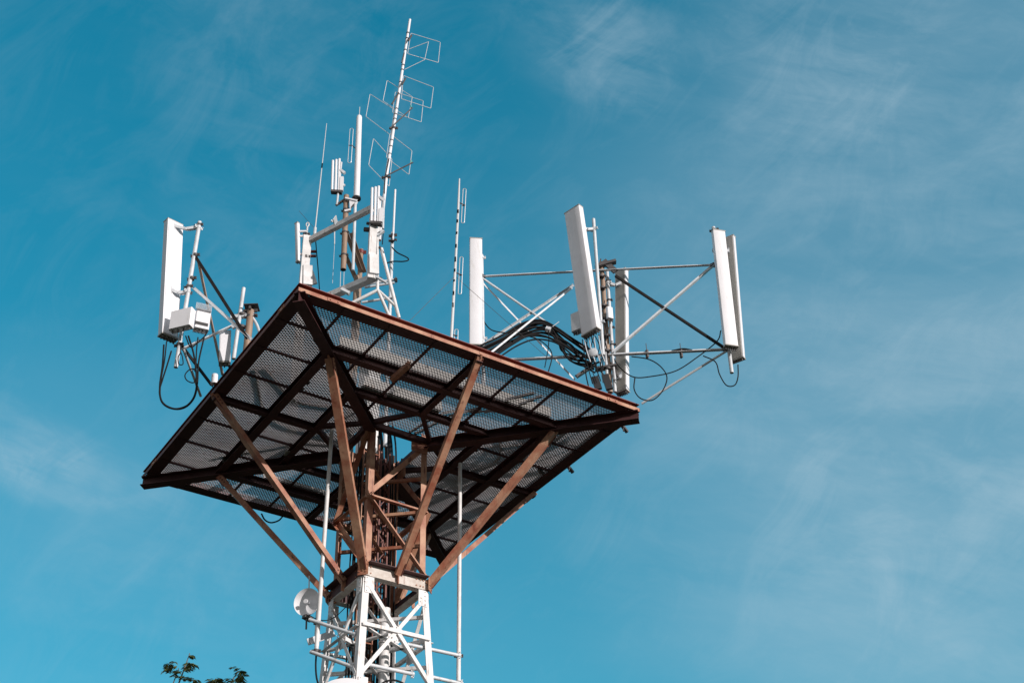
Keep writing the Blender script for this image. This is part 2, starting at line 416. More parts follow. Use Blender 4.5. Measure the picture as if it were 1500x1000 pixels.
for k in range(4):
    c0, c1 = V((*CORN[k], 0)), V((*CORN[(k+1) % 4], 0)); nrm = ((c0+c1)/2).normalized(); e = (c1-c0).normalized()
    p0, p1 = c0*S + V((0, 0, ZB)), c1*S + V((0, 0, ZB))
    b = MB()
    # lit fascia flush with the edge, ledge and web set back behind it, top plate over both, wide bottom flange inwards
    b.bar(p0+V((0, 0, .031))-nrm*.006, p1+V((0, 0, .031))-nrm*.006-e*.012, .012, .062)
    b.bar(p0+V((0, 0, .058))-nrm*.055+e*.1, p1+V((0, 0, .058))-nrm*.055-e*.1, .086, .006)
    rb = b.build('rim_beam', 'red' if k == 0 else 'deepred', platform)  # shade on all but the sunlit side is put into the darker red
    b = MB(); b.bar(p0+V((0, 0, .096))-nrm*.100+e*.1, p1+V((0, 0, .096))-nrm*.100-e*.1, .012, .070); b.build('web', 'rimred', rb)
    b = MB(); b.bar(p0+V((0, 0, .136))-nrm*.075, p1+V((0, 0, .136))-nrm*.075-e*.15, .15, .010); b.build('top_flange', 'rimred', rb)
    b = MB(); b.bar(p0+V((0, 0, .007))-nrm*.110+e*.2, p1+V((0, 0, .007))-nrm*.110-e*.2, .19, .014); b.build('bottom_flange', 'maroon', rb)  # near-black maroon paints in the shade under the rim
    b = MB()                               # splice plates and bolts along the rim
    for t in (.55, 5.45):
        q = p0 + e*t + V((0, 0, .03)) + nrm*.005
        b.bar(q-e*.10, q+e*.10, .010, .058)
        for a in (-.06, .06): b.hexbolt(q+e*a+nrm*.005, nrm)
    b.build('splice_plate', 'red', rb)
    for d, w, h in ((2.02, .13, .13), (1.24, .10, .11)):
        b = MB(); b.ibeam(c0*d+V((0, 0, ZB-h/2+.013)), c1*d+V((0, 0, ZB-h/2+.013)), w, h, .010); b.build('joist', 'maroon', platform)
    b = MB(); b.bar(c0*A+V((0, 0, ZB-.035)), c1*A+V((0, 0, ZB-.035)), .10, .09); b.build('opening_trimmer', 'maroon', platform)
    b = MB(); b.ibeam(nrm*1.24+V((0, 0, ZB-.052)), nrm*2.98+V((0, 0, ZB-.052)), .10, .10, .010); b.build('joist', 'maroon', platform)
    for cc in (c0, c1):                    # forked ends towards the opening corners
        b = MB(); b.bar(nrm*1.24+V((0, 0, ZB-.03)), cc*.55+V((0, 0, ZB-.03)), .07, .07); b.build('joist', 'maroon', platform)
    for t in (-2.25, -1.5, -.75, .75, 1.5, 2.25):
        lo = max(abs(t)+.08, .56)
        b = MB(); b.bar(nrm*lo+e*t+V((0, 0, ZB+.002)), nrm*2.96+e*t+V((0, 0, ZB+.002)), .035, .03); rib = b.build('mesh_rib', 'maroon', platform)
        for q in (2.02, 1.24):             # little clips where ribs cross the joists
            if q > abs(t)+.1:
                b = MB(); b.bar(nrm*(q+.1)+e*(t+.04)+V((0, 0, ZB-.05)), nrm*(q+.1)+e*(t+.04)+V((0, 0, ZB+.0)), .05, .03); b.build('clip', 'maroon', rib)
# expanded-metal decking, real strands
def decking(k):
    c0, c1 = V((*CORN[k], 0)), V((*CORN[(k+1) % 4], 0)); nrm = ((c0+c1)/2).normalized(); e = (c1-c0).normalized()
    ay = abs(nrm.y) > .5                   # faces on the y edges run the long way along y
    L, SW = .066, .051
    n1 = int(3.1/ (L if ay else SW))+2; n2 = int(3.1/(SW if ay else L))+2
    # lattice in (long, short) coordinates
    segs = []
    i = np.arange(-int(3.1/L)-1, int(3.1/L)+2); j = np.arange(-int(3.1/SW)-1, int(3.1/SW)+2)
    I, J = np.meshgrid(i, j, indexing='ij'); lx, sy_ = I.ravel()*L, J.ravel()*SW
    for dl, ds in ((.5, .5), (.5, -.5), (-.5, .5), (-.5, -.5)):
        segs.append(np.stack([lx, sy_, lx+dl*L, sy_+ds*SW], 1))
    sg = np.concatenate(segs)
    if ay: P0 = np.stack([sg[:, 1], sg[:, 0]], 1); P1 = np.stack([sg[:, 3], sg[:, 2]], 1)
    else: P0, P1 = sg[:, :2], sg[:, 2:]
    mid = (P0+P1)/2
    n_, e_ = np.array(nrm.xy), np.array(e.xy)
    dn, de = mid @ n_, mid @ e_
    ok = (dn > np.abs(de)) & (dn < 2.97) & (dn > .56)
    P0, P1, dn, de = P0[ok], P1[ok], dn[ok], de[ok]
    def zz(P):
        a, c = P @ n_, P @ e_
        u = np.abs(np.sin(np.pi*c/.75)); bay = np.where(a > 2.02, (a-2.02)/.92, np.where(a > 1.24, (a-1.24)/.78, (a-.56)/.68))
        return ZB+.026 + .012*u*np.sin(np.pi*np.clip(bay, 0, 1))*np.sin(2.1*a+1.7*c+k)
    # each strand: flat lower lip and an upright edge, as stretched and twisted sheet
    sec = np.array([(-.0105, 0), (.0110, 0), (.0110, .0016), (-.0086, .0022), (-.0088, .0135), (-.0106, .0135)])
    ns = len(sec); n = len(P0); vs = np.zeros((n, 2*ns, 3))
    if ay: sec = sec*np.array([.72, 1.])
    dr_ = np.array([0., 1.])
    for q, P in ((0, P0), (ns, P1)):
        z = zz(P)
        for m_, (a_, h_) in enumerate(sec):
            vs[:, q+m_, :2] = P + dr_*a_; vs[:, q+m_, 2] = z + h_
    base = (np.arange(n)*2*ns)[:, None]
    fc = np.array([[m_, (m_+1) % ns, ns+(m_+1) % ns, ns+m_] for m_ in range(ns)]).ravel()
    idx = (base + fc[None, :]).ravel()
    me = bpy.data.meshes.new('mesh_deck'); me.vertices.add(n*2*ns); me.loops.add(n*4*ns); me.polygons.add(n*ns)
    me.vertices.foreach_set('co', vs.astype(np.float32).ravel()); me.loops.foreach_set('vertex_index', idx.astype(np.int32))
    me.polygons.foreach_set('loop_start', np.arange(0, n*4*ns, 4, dtype=np.int32)); me.update(calc_edges=True); me.validate()
    me.materials.append(M['mesh'])
    o = bpy.data.objects.new('mesh_deck', me); COL.objects.link(o); o.parent = platform; o.location = (0, 0, -ZB)
for k in range(4): decking(k)
for k, d_, a_, b_ in ((0, 2.10, -1.9, 1.9), (0, 1.36, -1.1, .3), (2, 2.1, -1.6, 1.2)):      # low trays added on the deck to throw shadow bands over the mesh
    c0, c1 = V((*CORN[k], 0)), V((*CORN[(k+1) % 4], 0)); nrm = ((c0+c1)/2).normalized(); e = (c1-c0).normalized()
    b = MB(); b.bar(nrm*d_+e*a_+V((0, 0, ZB+.125)), nrm*d_+e*b_+V((0, 0, ZB+.125)), .012, .16)
    b.bar(nrm*(d_-.09)+e*a_+V((0, 0, ZB+.050)), nrm*(d_-.09)+e*b_+V((0, 0, ZB+.050)), .168, .006); b.build('shadow_tray', 'backing', platform)
for i_, pts in enumerate(([(1.3, -2.5), (.9, -1.9), (.5, -1.2), (.3, -.5)], [(1.45, -2.5), (1.1, -1.8), (.4, -1.3), (.2, -.5)], [(2.3, -2.4), (2.0, -1.2), (1.2, -.6), (.5, -.1)], [(2.4, -2.2), (2.3, -.8), (1.7, .3), (.5, .3)], [(2.0, .8), (1.6, .2), (1.9, -.5), (1.4, -1.1), (.5, -.3)], [(-2.6, -1.0), (-1.8, -.4), (-1.1, -.5), (-.5, .1)], [(-2.7, -.9), (-2.0, .2), (-1.2, .3), (-.5, .2)], [(-2.2, 1.8), (-1.5, 1.0), (-1.1, .6), (-.5, .3)])):
    b = MB(); b.tube(spline([(x, y, ZB+.06) for x, y in pts], 6), .022, 8)
    tag(b.build('feeder_cable', 'cable', base=(pts[0][0], pts[0][1], ZB+.06)), 'black cable lying on the mesh deck, a dark curve seen through it from below', 'cable', 'cables lying on the deck')
# slanted struts
def strut(p0, p1, w=.105):
    b = MB(); p0, p1 = V(p0), V(p1); out_ = V((p1.x-p0.x, p1.y-p0.y, 0)).normalized()
    b.bar(p0, p1, w, w*.72, out_)
    d = (p1-p0).normalized()
    b.bar(p0-d*.08, p0+d*.0, .02, w*1.0, out_); b.bar(p1-d*.0, p1+d*.05, .02, w*1.0, out_)
    side_ = d.cross(out_)
    for t in (.06, .14): b.hexbolt(p0+d*t+side_*w*.5, side_); b.hexbolt(p1-d*t+side_*w*.5, side_)
    st_ = b.build('platform_strut', 'red', platform)
    for e0, e1, zz_ in ((p1-d*.24, p1+d*.0, 1), (p0+d*.0, p0+d*.20, 1)):   # bolted cleats at both ends
        b = MB(); b.bar(e0+side_*(w*.5+.005), e1+side_*(w*.5+.005), .010, w*.95, out_)
        for t in (.06, .12, .18): b.hexbolt(e0+d*t+side_*(w*.5+.010), side_, .014, .014)
        b.build('cleat', 'deepred', st_)
for sx, sy in CORN: strut((sx*.56, sy*.56, 10.82), (sx*2.0, sy*2.0, 13.24), .125)
for sx, sy in ((0, -1), (1, 0), (0, 1), (-1, 0)): strut((sx*.60, sy*.60, 10.84), (sx*2.97, sy*2.97, 13.40))
for sx, sy in ((0, -1), (1, 0), (0, 1), (-1, 0)):   # knee plate on the ring
    b = MB(); n = V((sx, sy, 0)); b.bar(n*.61+V((0, 0, 10.68)), n*.61+V((0, 0, 10.98)), .05, .014, n.cross(V((0, 0, 1)))); b.build('knee_plate', 'red', platform)
# short clips and a hanging angle under the deck
b = MB(); p = atz(573, 557, 13.20); q = atz(598, 535, 13.36); b.bar(p, q, .085, .06); b.bar(q-V((0, 0, .05)), q+V((0, 0, .06)), .05, .05); b.build('hanging_angle', 'red', platform)
b = MB()
for px, py, ref in ((418, 540, (-2.0, -.9)), (447, 551, (-2.0, -1.1)), (305, 666, (-2.1, 1.7)), (858, 672, (3, -1.0)), (880, 700, (2.6, -.7)), (655, 822, (2.95, 2.95)), (905, 622, (3.02, -2.5))):
    q = V((ref[0], ref[1], ZB+.02)); b.bar(q, q+V((.12, .03, -.07)), .05, .04); b.tube([q+V((.02, 0, .02)), q+V((.02, 0, -.10))], .012, 6)
b.build('hanging_clip', 'darkzinc', platform)
# cable ladder inside the shaft and a climbing ladder
b = MB()
for x in (.02, .34): b.bar((x, .30, 9.0), (x, .30, 13.5), .05, .03, (0, 1, 0))
for z in np.arange(9.1, 13.5, .28): b.bar((.02, .30, z), (.34, .30, z), .02, .02)
for z in np.arange(9.1, 13.2, .56): b.bar((.04, .31, z), (.32, .31, z+.28), .015, .02)
b.build('cable_ladder', 'red', tower)
b = MB()
for x in (-.30, -.02): b.bar((x, .12, 9.0), (x, .12, 13.5), .035, .012, (1, 0, 0))
for z in np.arange(9.1, 13.5, .30): b.tube([(-.30, .12, z), (-.02, .12, z)], .010, 6)
b.build('ladder', 'red', tower)
for z, mt in ((12.09, 'red'), (11.5, 'red'), (12.7, 'red'), (10.3, 'white'), (9.5, 'white')):
    for p_, q_ in ((CORN[0], CORN[2]), (CORN[1], CORN[3])):
        b = MB(); b.angle(V((legp(*p_, z).x*.93, legp(*p_, z).y*.93, z)), V((legp(*q_, z).x*.93, legp(*q_, z).y*.93, z+(.0 if p_ == CORN[0] else .06))), .05, .007); b.build('plan_brace', mt, tower)
b = MB()                                   # slim inner lattice column
LC = ((-.04, .0), (.12, .0), (.12, .16), (-.04, .16))
for x, y in LC: b.bar((x, y, 10.6), (x, y, 13.3), .026, .026)
for i_ in range(4):
    (xa, ya), (xb, yb) = LC[i_], LC[(i_+1) % 4]
    for n_, z in enumerate(np.arange(10.6, 13.0, .24)):
        b.bar((xa, ya, z), (xb, yb, z+.24), .014, .014) if n_ % 2 else b.bar((xb, yb, z), (xa, ya, z+.24), .014, .014)
b.build('inner_lattice', 'deepred', tower)
b = MB(); b.tube([(.12, -.02, 7.5), (.12, -.02, 10.55)], .075, 16); b.lathe((.12, -.02, 9.98), (0, 0, 1), [(0, .075), (0, .095), (.03, .095), (.03, .075)], 16)
b.build('centre_pipe', 'white', tower)
b = MB(); b.bar((-.5, .42, 13.30), (.45, .42, 13.30), .05, .20); b.build('shaft_crossbeam', 'red', tower)
# standoff arms carrying the side antennas
def arm(px0, py0, ref0, px1, py1, ref1, r=.028):
    p, q = at(px0, py0, ref0), at(px1, py1, ref1); b = MB(); b.tube([p, q], r, 12)
    b.clamp(p + (q-p)*.97, (q-p), r, .04, .03, (0, 0, 1)); b.build('standoff_arm', 'zinc', tower)
PL, PR = (-.98, .02), (1.10, -.54)         # ground spots of the two side poles
arm(453, 907, PL, 522, 929, (-.58, -.50)); arm(455, 954, PL, 519, 977, (-.60, -.52))
arm(596, 943, (.30, -.56), 675, 960, PR); arm(536, 972, (-.4, -.62), 606, 987, (.45, -.6)); arm(628, 990, (.62, -.58), 677, 1001, PR)
b = MB(); p = at(453, 941, (-1.0, .1)); q = at(492, 928, (-.55, .3)); b.angle(p, q, .10, .01); b.build('standoff_arm', 'zinc', tower)

# ------------------------------------------------------------------ cables running up the shaft
for i in range(24):
    x = -.40+.033*i+random.uniform(-.015, .015); y = .22+random.uniform(-.05, .05); j = random.uniform(-.04, .04)
    b = MB(); r = random.choice((.012, .015, .018))
    b.tube(spline([(x, y, 8.3), (x+j, y, 9.6), (x-j*.6, y+.02, 10.8), (x+j, y, 12.2), (x*.9, y, 13.5), (x*.9-.05, y+.1, 14.2)], 5), r, 6)
    tag(b.build('feeder_cable', 'cable', base=(x, y, 8.3)), 'black cable in the vertical bundle inside the lattice shaft', 'cable', 'feeder cables up the shaft')

# ------------------------------------------------------------------ side omni antennas
def side_pole(bottom, top, split, label, cable_pts, ref):
    p, q = at(*bottom, ref), at(*top, ref); t = thing('omni_antenna', label, 'antenna', p)
    d = (q-p).normalized()
    b = MB(); b.tube([p, p+d*.12], .032, 14); b.build('ferrule', 'zinc', t)
    b = MB(); b.tube([p+d*.12, q-d*.012, q], [.033, .031, .022], 16); b.build('radome', 'white', t)
    b = MB()
    for y in split: c = at(*y, ref); b.clamp(c, d, .034, .05, .035, dir2(1, 0))
    b.build('clamp', 'darkzinc', t)
    return t
side_pole((463, 958), (487, 618), ((466.2, 912), (463.2, 953)), 'white rod antenna held off the mast beside the small dish', None, PL)
side_pole((671.5, 1012), (674, 678), ((671.9, 960), (671.6, 1000)), 'white rod antenna standing alone off the right side of the mast', None, PR)
b = MB(); b.tube(spline([at(463.2, 958, PL), at(462.5, 975, PL), at(464, 993, PL), at(470, 1012, (-.9, 0))]), .014, 8)
tag(b.build('feeder_cable', 'cable', base=at(463, 958, PL)), 'black cable hanging from the foot of the rod antenna by the small dish', 'cable')

# ------------------------------------------------------------------ small dish
DR = (-1.12, .30); dc = at(449.5, 881, DR)
dish = thing('parabolic_dish', 'small white dish antenna on a pipe beside the mast', 'dish antenna', at(456, 935, DR))
ax = dir2(-.28, .94, -.14); rr = .205
b = MB(); prof = [(-.075+.075*(k/9)**2, rr*k/9+.0005) for k in range(10)]; back = [(z-.008, r) for z, r in prof[::-1]]
b.lathe(dc, ax, prof+[(.004, rr+.006), (-.012, rr+.006)]+back, 36); rf = b.build('reflector', 'radome', dish, ang=60)
b = MB(); b.tube([dc-ax*.075, dc+ax*.035], .014, 10); b.tube([dc+ax*.02, dc+ax*.05], .034, 14); b.build('feed', 'radome', dish)
b = MB(); pt = at(457, 905, DR); b.tube([at(459, 884, DR)-ax*.16, at(455.5, 938, DR)-ax*.16], .024, 12); b.build('mount_pipe', 'zinc', dish)
b = MB(); b.bar(dc-ax*.085, dc-ax*.17, .08, .16); b.bar(at(445, 900, DR)+V((0, 0, -.02)), at(452, 905, DR)-ax*.1, .09, .05); b.bar(at(449, 906, DR), at(448.5, 921, DR), .02, .02, ax); b.build('bracket', 'darkzinc', dish)
b = MB(); b.tube([at(452.6, 862, DR), at(453, 843, DR)], .010, 8); b.build('stub', 'zinc', dish)
b = MB(); b.tube(spline([at(452, 900, DR), at(464, 906, DR), at(478, 908, (-.9, .1)), at(492, 902, (-.6, .2)), at(507, 888, (-.45, .1))]), .007, 6)
tag(b.build('jumper_cable', 'cable', base=at(452, 900, DR)), 'thin black cable sagging from the small dish to the mast', 'cable')

# ------------------------------------------------------------------ large drum dish low on the mast
BR = (-.75, -1.05); bc = at(505, 1047, BR); bax = dir2(.1, .99, .05); rb_ = .54
drum = thing('drum_antenna', 'large white round drum antenna bolted low on the mast, only its top rim showing', 'dish antenna', bc-bax*.4)
b = MB(); b.lathe(bc, bax, [(.055*(1-(k/8)**2), rb_*k/8+.001) for k in range(9)]+[(-.02, rb_+.008), (-.30, rb_+.008), (-.34, rb_*.9), (-.45, .25), (-.46, .001)], 48); b.build('shroud', 'radome', drum)
b = MB(); b.tube([bc-bax*.52-V((0, 0, .7)), bc-bax*.52+V((0, 0, .45))], .05, 14); b.bar(bc-bax*.44, bc-bax*.54, .2, .3); b.build('mount_pipe', 'zinc', drum)
b = MB(); b.tube(spline([at(556, 1003, (-.3, -.75)), at(566, 997, (-.2, -.8)), at(580, 996, (-.1, -.8)), at(594, 1003, (0, -.75)), at(600, 1015, (0, -.6))]), .015, 8)
tag(b.build('feeder_cable', 'cable', base=at(556, 1003, (-.3, -.75))), 'black cable loop across the mast foot beside the drum antenna', 'cable')

# ------------------------------------------------------------------ panel antennas
def panel(bot, top, ref, w, dep, fn, label, split=True, back='radome', clamps=None, pole=None, conn=6, group=None, name='panel_antenna'):
    """bot/top: photo spots of the body's middle; fn: (right, towards-viewer) heading of its front"""
    p, q = (at(*bot, ref), at(*top, ref)) if not isinstance(bot, V) else (bot, top)
    t = thing(name, label, 'panel antenna', p, group)
    d = (q-p).normalized(); n = dir2(*fn); n = (n - d*(n @ d)).normalized(); x = n.cross(d)
    h, k = w/2, dep/2
    c = min(.012, dep*.12)
    sec = [(-h, -k), (h, -k), (h, k-c*1.6), (h-c*.45, k-c*.5), (h-c*1.6, k), (0, k+.001), (-h+c*1.6, k), (-h+c*.45, k-c*.5), (-h, k-c*1.6)]
    b = MB(); vs = [P + x*a + n*bb for P in (p+d*.006, q-d*.006) for a, bb in sec]; m_ = len(sec)
    cap0 = [p + x*a*.93 + n*bb*.9 for a, bb in sec]; cap1 = [q + x*a*.93 + n*bb*.9 for a, bb in sec]
    vs = cap0 + vs + cap1
    fs = [[r*m_+i, r*m_+(i+1) % m_, (r+1)*m_+(i+1) % m_, (r+1)*m_+i] for r in range(3) for i in range(m_)]
    b.add(vs, fs, True); b.add(vs, [list(range(m_))[::-1], list(range(3*m_, 4*m_))])
    b.build('radome', 'radome', t, ang=28)
    for e0, e1 in ((p-d*.004, p+d*.016), (q-d*.016, q+d*.004)):      # end caps, a little proud of the body
        b = MB(); b.bar(e0, e1, w+.006, dep+.006, n); b.build('end_cap', 'backing', t)
    b = MB(); b.bar(p+d*.02-n*(k+.004), q-d*.02-n*(k+.004), w*.86, .010, n); b.build('back_plate', back, t)
    b = MB()
    for s_ in np.linspace(-.38, .38, conn):
        for row in ((-.25,) if dep < .1 else (-.25, .15)):
            o_ = p + x*(w*s_) + n*dep*row; b.tube([o_, o_-d*.05], .011, 8)
    b.build('connector', 'darkzinc', t)
    if pole is not None:                   # brackets from the back to the pole (pole: two points)
        a0, a1 = pole; ad = (a1-a0).normalized()
        for f_ in (clamps or (.12, .88)):
            s0 = p + (q-p)*f_ - n*(k+.008)
            u = a0 + ad*((s0-a0) @ ad)
            b = MB(); b.bar(s0-d*.06, s0+d*.06, .06, .012, n)
            mid = (s0+u)/2 - V((0, 0, .05))
            for sgn in (-1, 1):
                o_ = x*.028*sgn; b.bar(s0+o_, mid+o_, .008, .05); b.bar(mid+o_, u+o_, .008, .05)
            b.clamp(u, ad, .032, .05, .04, x); b.tube([mid-x*.05, mid+x*.05], .009, 6)
            b.build('bracket', 'zinc', t)
    return t
def pole_mesh(px0, py0, px1, py1, ref, r):
    return at(px0, py0, ref), at(px1, py1, ref)

# ------------------------------------------------------------------ right-hand sector frame
RC = (2.55, -2.80)
q0 = at(880, 396, RC); q1 = at(886, 520, RC)
ZT, ZL = q0.z, q1.z
TL, TR = atz(706, 405, ZT), atz(1046, 388, ZT); LLp, LR = atz(700, 530, ZL), atz(1066, 516, ZL)
P1 = V(((TL.x+LLp.x)/2, (TL.y+LLp.y)/2, 0)); P1 = V((TL.x, TL.y, 0)); P3 = V((TR.x, TR.y, 0))
fr = thing('sector_frame', 'galvanised truss frame with crossed braces carrying panels at the right corner', 'antenna mount', (q0.x, q0.y, 13.56))
def part_tube(pts, r, mat, par, name, n=10):
    b = MB(); b.tube(pts, r, n); return b.build(name, mat, par)
def part_angle(p, q, w, mat, par, name, up=(0, 0, 1), fl=1):
    b = MB(); b.angle(p, q, w, .006, up, fl); return b.build(name, mat, par)
pa0, pa1 = at(887, 560, RC), at(869, 321, RC)
pz = V((0, 0, 1))
CP = V((q0.x, q0.y, 13.5)); ctop = at(869.5, 321, RC).z
front_pole = (at(883.5, 520, (2.5, -2.9)), at(869.3, 321, (2.5, -2.9)))
part_tube(front_pole, .030, 'zinc', fr, 'pole', 14)
b_ = at(894, 575, (2.62, -2.78)); part_tube([b_, at(881, 385, (2.62, -2.78))], .043, 'brown', fr, 'pole', 14)
g0, g1 = at(901, 574, (2.72, -2.72)), at(889, 396, (2.72, -2.72)); part_tube([g0, g1], .030, 'zinc', fr, 'pole', 14)
L0, L1 = V((P1.x, P1.y, 14.0)), V((P1.x, P1.y, 16.75)); part_tube([L0, L1], .030, 'zinc', fr, 'pole', 14)
rp = (at(1072, 546, P3), at(1045, 333, P3)); part_tube(rp, .032, 'zinc', fr, 'pole', 14)
cL, cR = V((P1.x, P1.y, ZT)), V((P3.x, P3.y, ZT)); lL, lR = V((P1.x, P1.y, ZL)), V((P3.x, P3.y, ZL))
part_angle(cL, V((CP.x, CP.y, ZT)), .048, 'zinc', fr, 'chord'); part_angle(V((CP.x, CP.y, ZT)), cR, .048, 'zinc', fr, 'chord')
part_angle(lL, V((CP.x, CP.y, ZL)), .062, 'zinc', fr, 'chord'); part_angle(V((CP.x, CP.y, ZL)), lR, .062, 'zinc', fr, 'chord')
part_angle(at(707, 408, P1), at(872, 522, RC), .042, 'zinc', fr, 'brace'); part_angle(at(840, 417, RC), at(690, 516, P1), .034, 'zinc', fr, 'brace', (0, 0, -1))
part_angle(at(901, 404, RC), lR, .040, 'shadesteel', fr, 'brace', (0, 0, 1), -1); part_angle(at(898, 516, RC), at(1046, 388, P3), .06, 'zinc', fr, 'brace')
part_angle(at(838, 422, RC), at(718, 518, (1.3, -2.8)), .030, 'zinc', fr, 'stay'); part_angle(at(707, 414, P1), at(842, 556, (2.4, -1.9)), .032, 'zinc', fr, 'stay', (0, 0, -1))
part_tube([lR-V((0, 0, .03)), at(940, 591, (2.95, -2.6))], .020, 'zinc', fr, 'stay')
part_angle(at(845, 552, (2.3, -2.7)), at(872, 534, RC), .07, 'darkzinc', fr, 'stay')
b = MB()
for y in (405, 422, 448, 468, 492, 514, 540): b.clamp(at(880+(y-400)*.075, y, (2.58, -2.84)), pz, .045, .035, .04, dir2(1, .2))
for x, y in ((890, 412), (892, 440), (895, 480), (897, 505), (899, 540)): b.clamp(at(x, y, (2.72, -2.72)), pz, .033, .03, .03, dir2(1, .3))
for q in (cL, lL): b.clamp(q, pz, .032, .06, .03, dir2(1, 0))
for q in (cR, lR): b.clamp(q, pz, .034, .06, .03, dir2(1, 0))
b.clamp(at(1046, 337, P3), pz, .034, .04, .05, dir2(1, .4))
b.build('clamp', 'darkzinc', fr)
b = MB()
b.bar(at(872, 391, RC), at(902, 383, RC), .10, .05); b.bar(at(884, 382, RC), at(902, 398, RC), .04, .10); b.bar(at(874, 402, RC), at(880, 380, RC), .05, .02)
b.bar(at(872, 541, RC), at(903, 536, RC), .12, .03); b.bar(at(896, 531, RC), at(905, 552, RC), .05, .03)
b.build('mount_plate', 'darkzinc', fr)
b = MB()
for x in (948, 998): p = at(x, 520, V((CP.x, CP.y)).lerp(V((P3.x, P3.y)), (x-885)/180)); b.bar(p-V((0, 0, .05)), p+V((0, 0, .10)), .03, .05); b.tube([p, p+V((0, 0, .24))], .006, 6)
b.build('cable_clip', 'darkzinc', fr)
for x0, y0, x1, y1 in ((871, 552, 877, 570), (886, 549, 893, 570)):
    b = MB(); b.bar(at(x0, y0, (2.5, -2.9)), at(x1, y1, (2.5, -2.9)), .11, .05, dir2(0, 1)); b.build('base_bracket', 'black', fr)
for x0, y0, x1, y1, r in ((886, 500, 891, 572, .035), (878, 520, 884, 560, .02), (897, 520, 901, 556, .024), (893, 455, 896, 500, .028)):
    part_tube([at(x0, y0, (2.6, -2.85)), at(x1, y1, (2.6, -2.85))], .8*r, 'zinc', fr, 'pipe')

# panels on it
panel((697, 507), (697, 351), P1.xy+HB*.16, .215, .10, (.12, .99), 'upright white panel just above the middle of the front rim', pole=(L0, L1))
tl = panel((866, 488), (840, 308), (2.35, -2.98), .335, .115, (-.66, .75), 'big white panel leaning left with its end cap showing, in front of the corner poles', pole=front_pole)
panel((912, 575), (911, 397), (2.85, -2.75), .21, .11, (.58, -.81), 'slim panel turned away behind the corner poles, grey back and white right edge', back='backing', pole=(g0, g1))
panel((1071, 508), (1052, 339), P3.xy+HB*.15, .225, .09, (.25, .97), 'nearer white panel of the outermost right pair, face to the viewer', pole=rp)
panel((1080.5, 528), (1066.5, 349), P3.xy+HR*.12-HB*.06, .25, .085, (.58, -.81), 'rear panel of the outermost right pair, grey back and thin white edge', back='backing', pole=rp)
# radio boxes of the corner
def radio(center, ref, w, h, dep, fn, label, fins=True, mat='radome', finmat='zinc', conn=4):
    p = at(*center, ref); t = thing('radio_unit', label, 'radio unit', p-V((0, 0, h/2)))
    n = dir2(*fn); x = n.cross(V((0, 0, 1))); z = V((0, 0, 1)); c = .012
    sec = [(-w/2+c, -dep/2), (w/2-c, -dep/2), (w/2, -dep/2+c), (w/2, dep/2-c), (w/2-c, dep/2), (-w/2+c, dep/2), (-w/2, dep/2-c), (-w/2, -dep/2+c)]
    b = MB(); vs = [p+z*s_*h/2+x*a+n*bb for s_ in (-1, 1) for a, bb in sec]
    b.add(vs, [[i, (i+1) % 8, 8+(i+1) % 8, 8+i] for i in range(8)]+[list(range(8))[::-1], list(range(8, 16))]); b.build('casing', mat, t)
    if fins:
        b = MB()
        for a in np.linspace(-w/2+.01, w/2-.01, 14): b.bar(p-z*h*.46+x*a-n*(dep/2+.022), p+z*h*.46+x*a-n*(dep/2+.022), .006, .044, n)
        b.build('heat_sink', finmat, t)
    b = MB()
    for a in np.linspace(-w*.38, w*.38, conn): b.tube([p-z*h/2+x*a, p-z*(h/2+.045)+x*a], .012, 8)
    b.build('connector', 'darkzinc', t)
    return t
radio((845, 473), (2.35, -2.8), .17, .36, .12, (-.55, .83), 'grey ribbed radio box half hidden behind the leaning panel', mat='zinc')
radio((893, 459), (2.62, -2.95), .105, .23, .07, (.45, .89), 'small white box strapped to the corner poles right of the leaning panel', fins=False)
b = MB(); p = at(868, 516, (2.45, -2.95)); b.lathe(p, dir2(-.3, .9, .1), [(-.02, .001), (-.02, .085), (.01, .085), (.025, .06), (.03, .001)], 20)
tag(b.build('junction_cap', 'zinc', base=p), 'round grey cap among the cables under the leaning panel', 'cap')

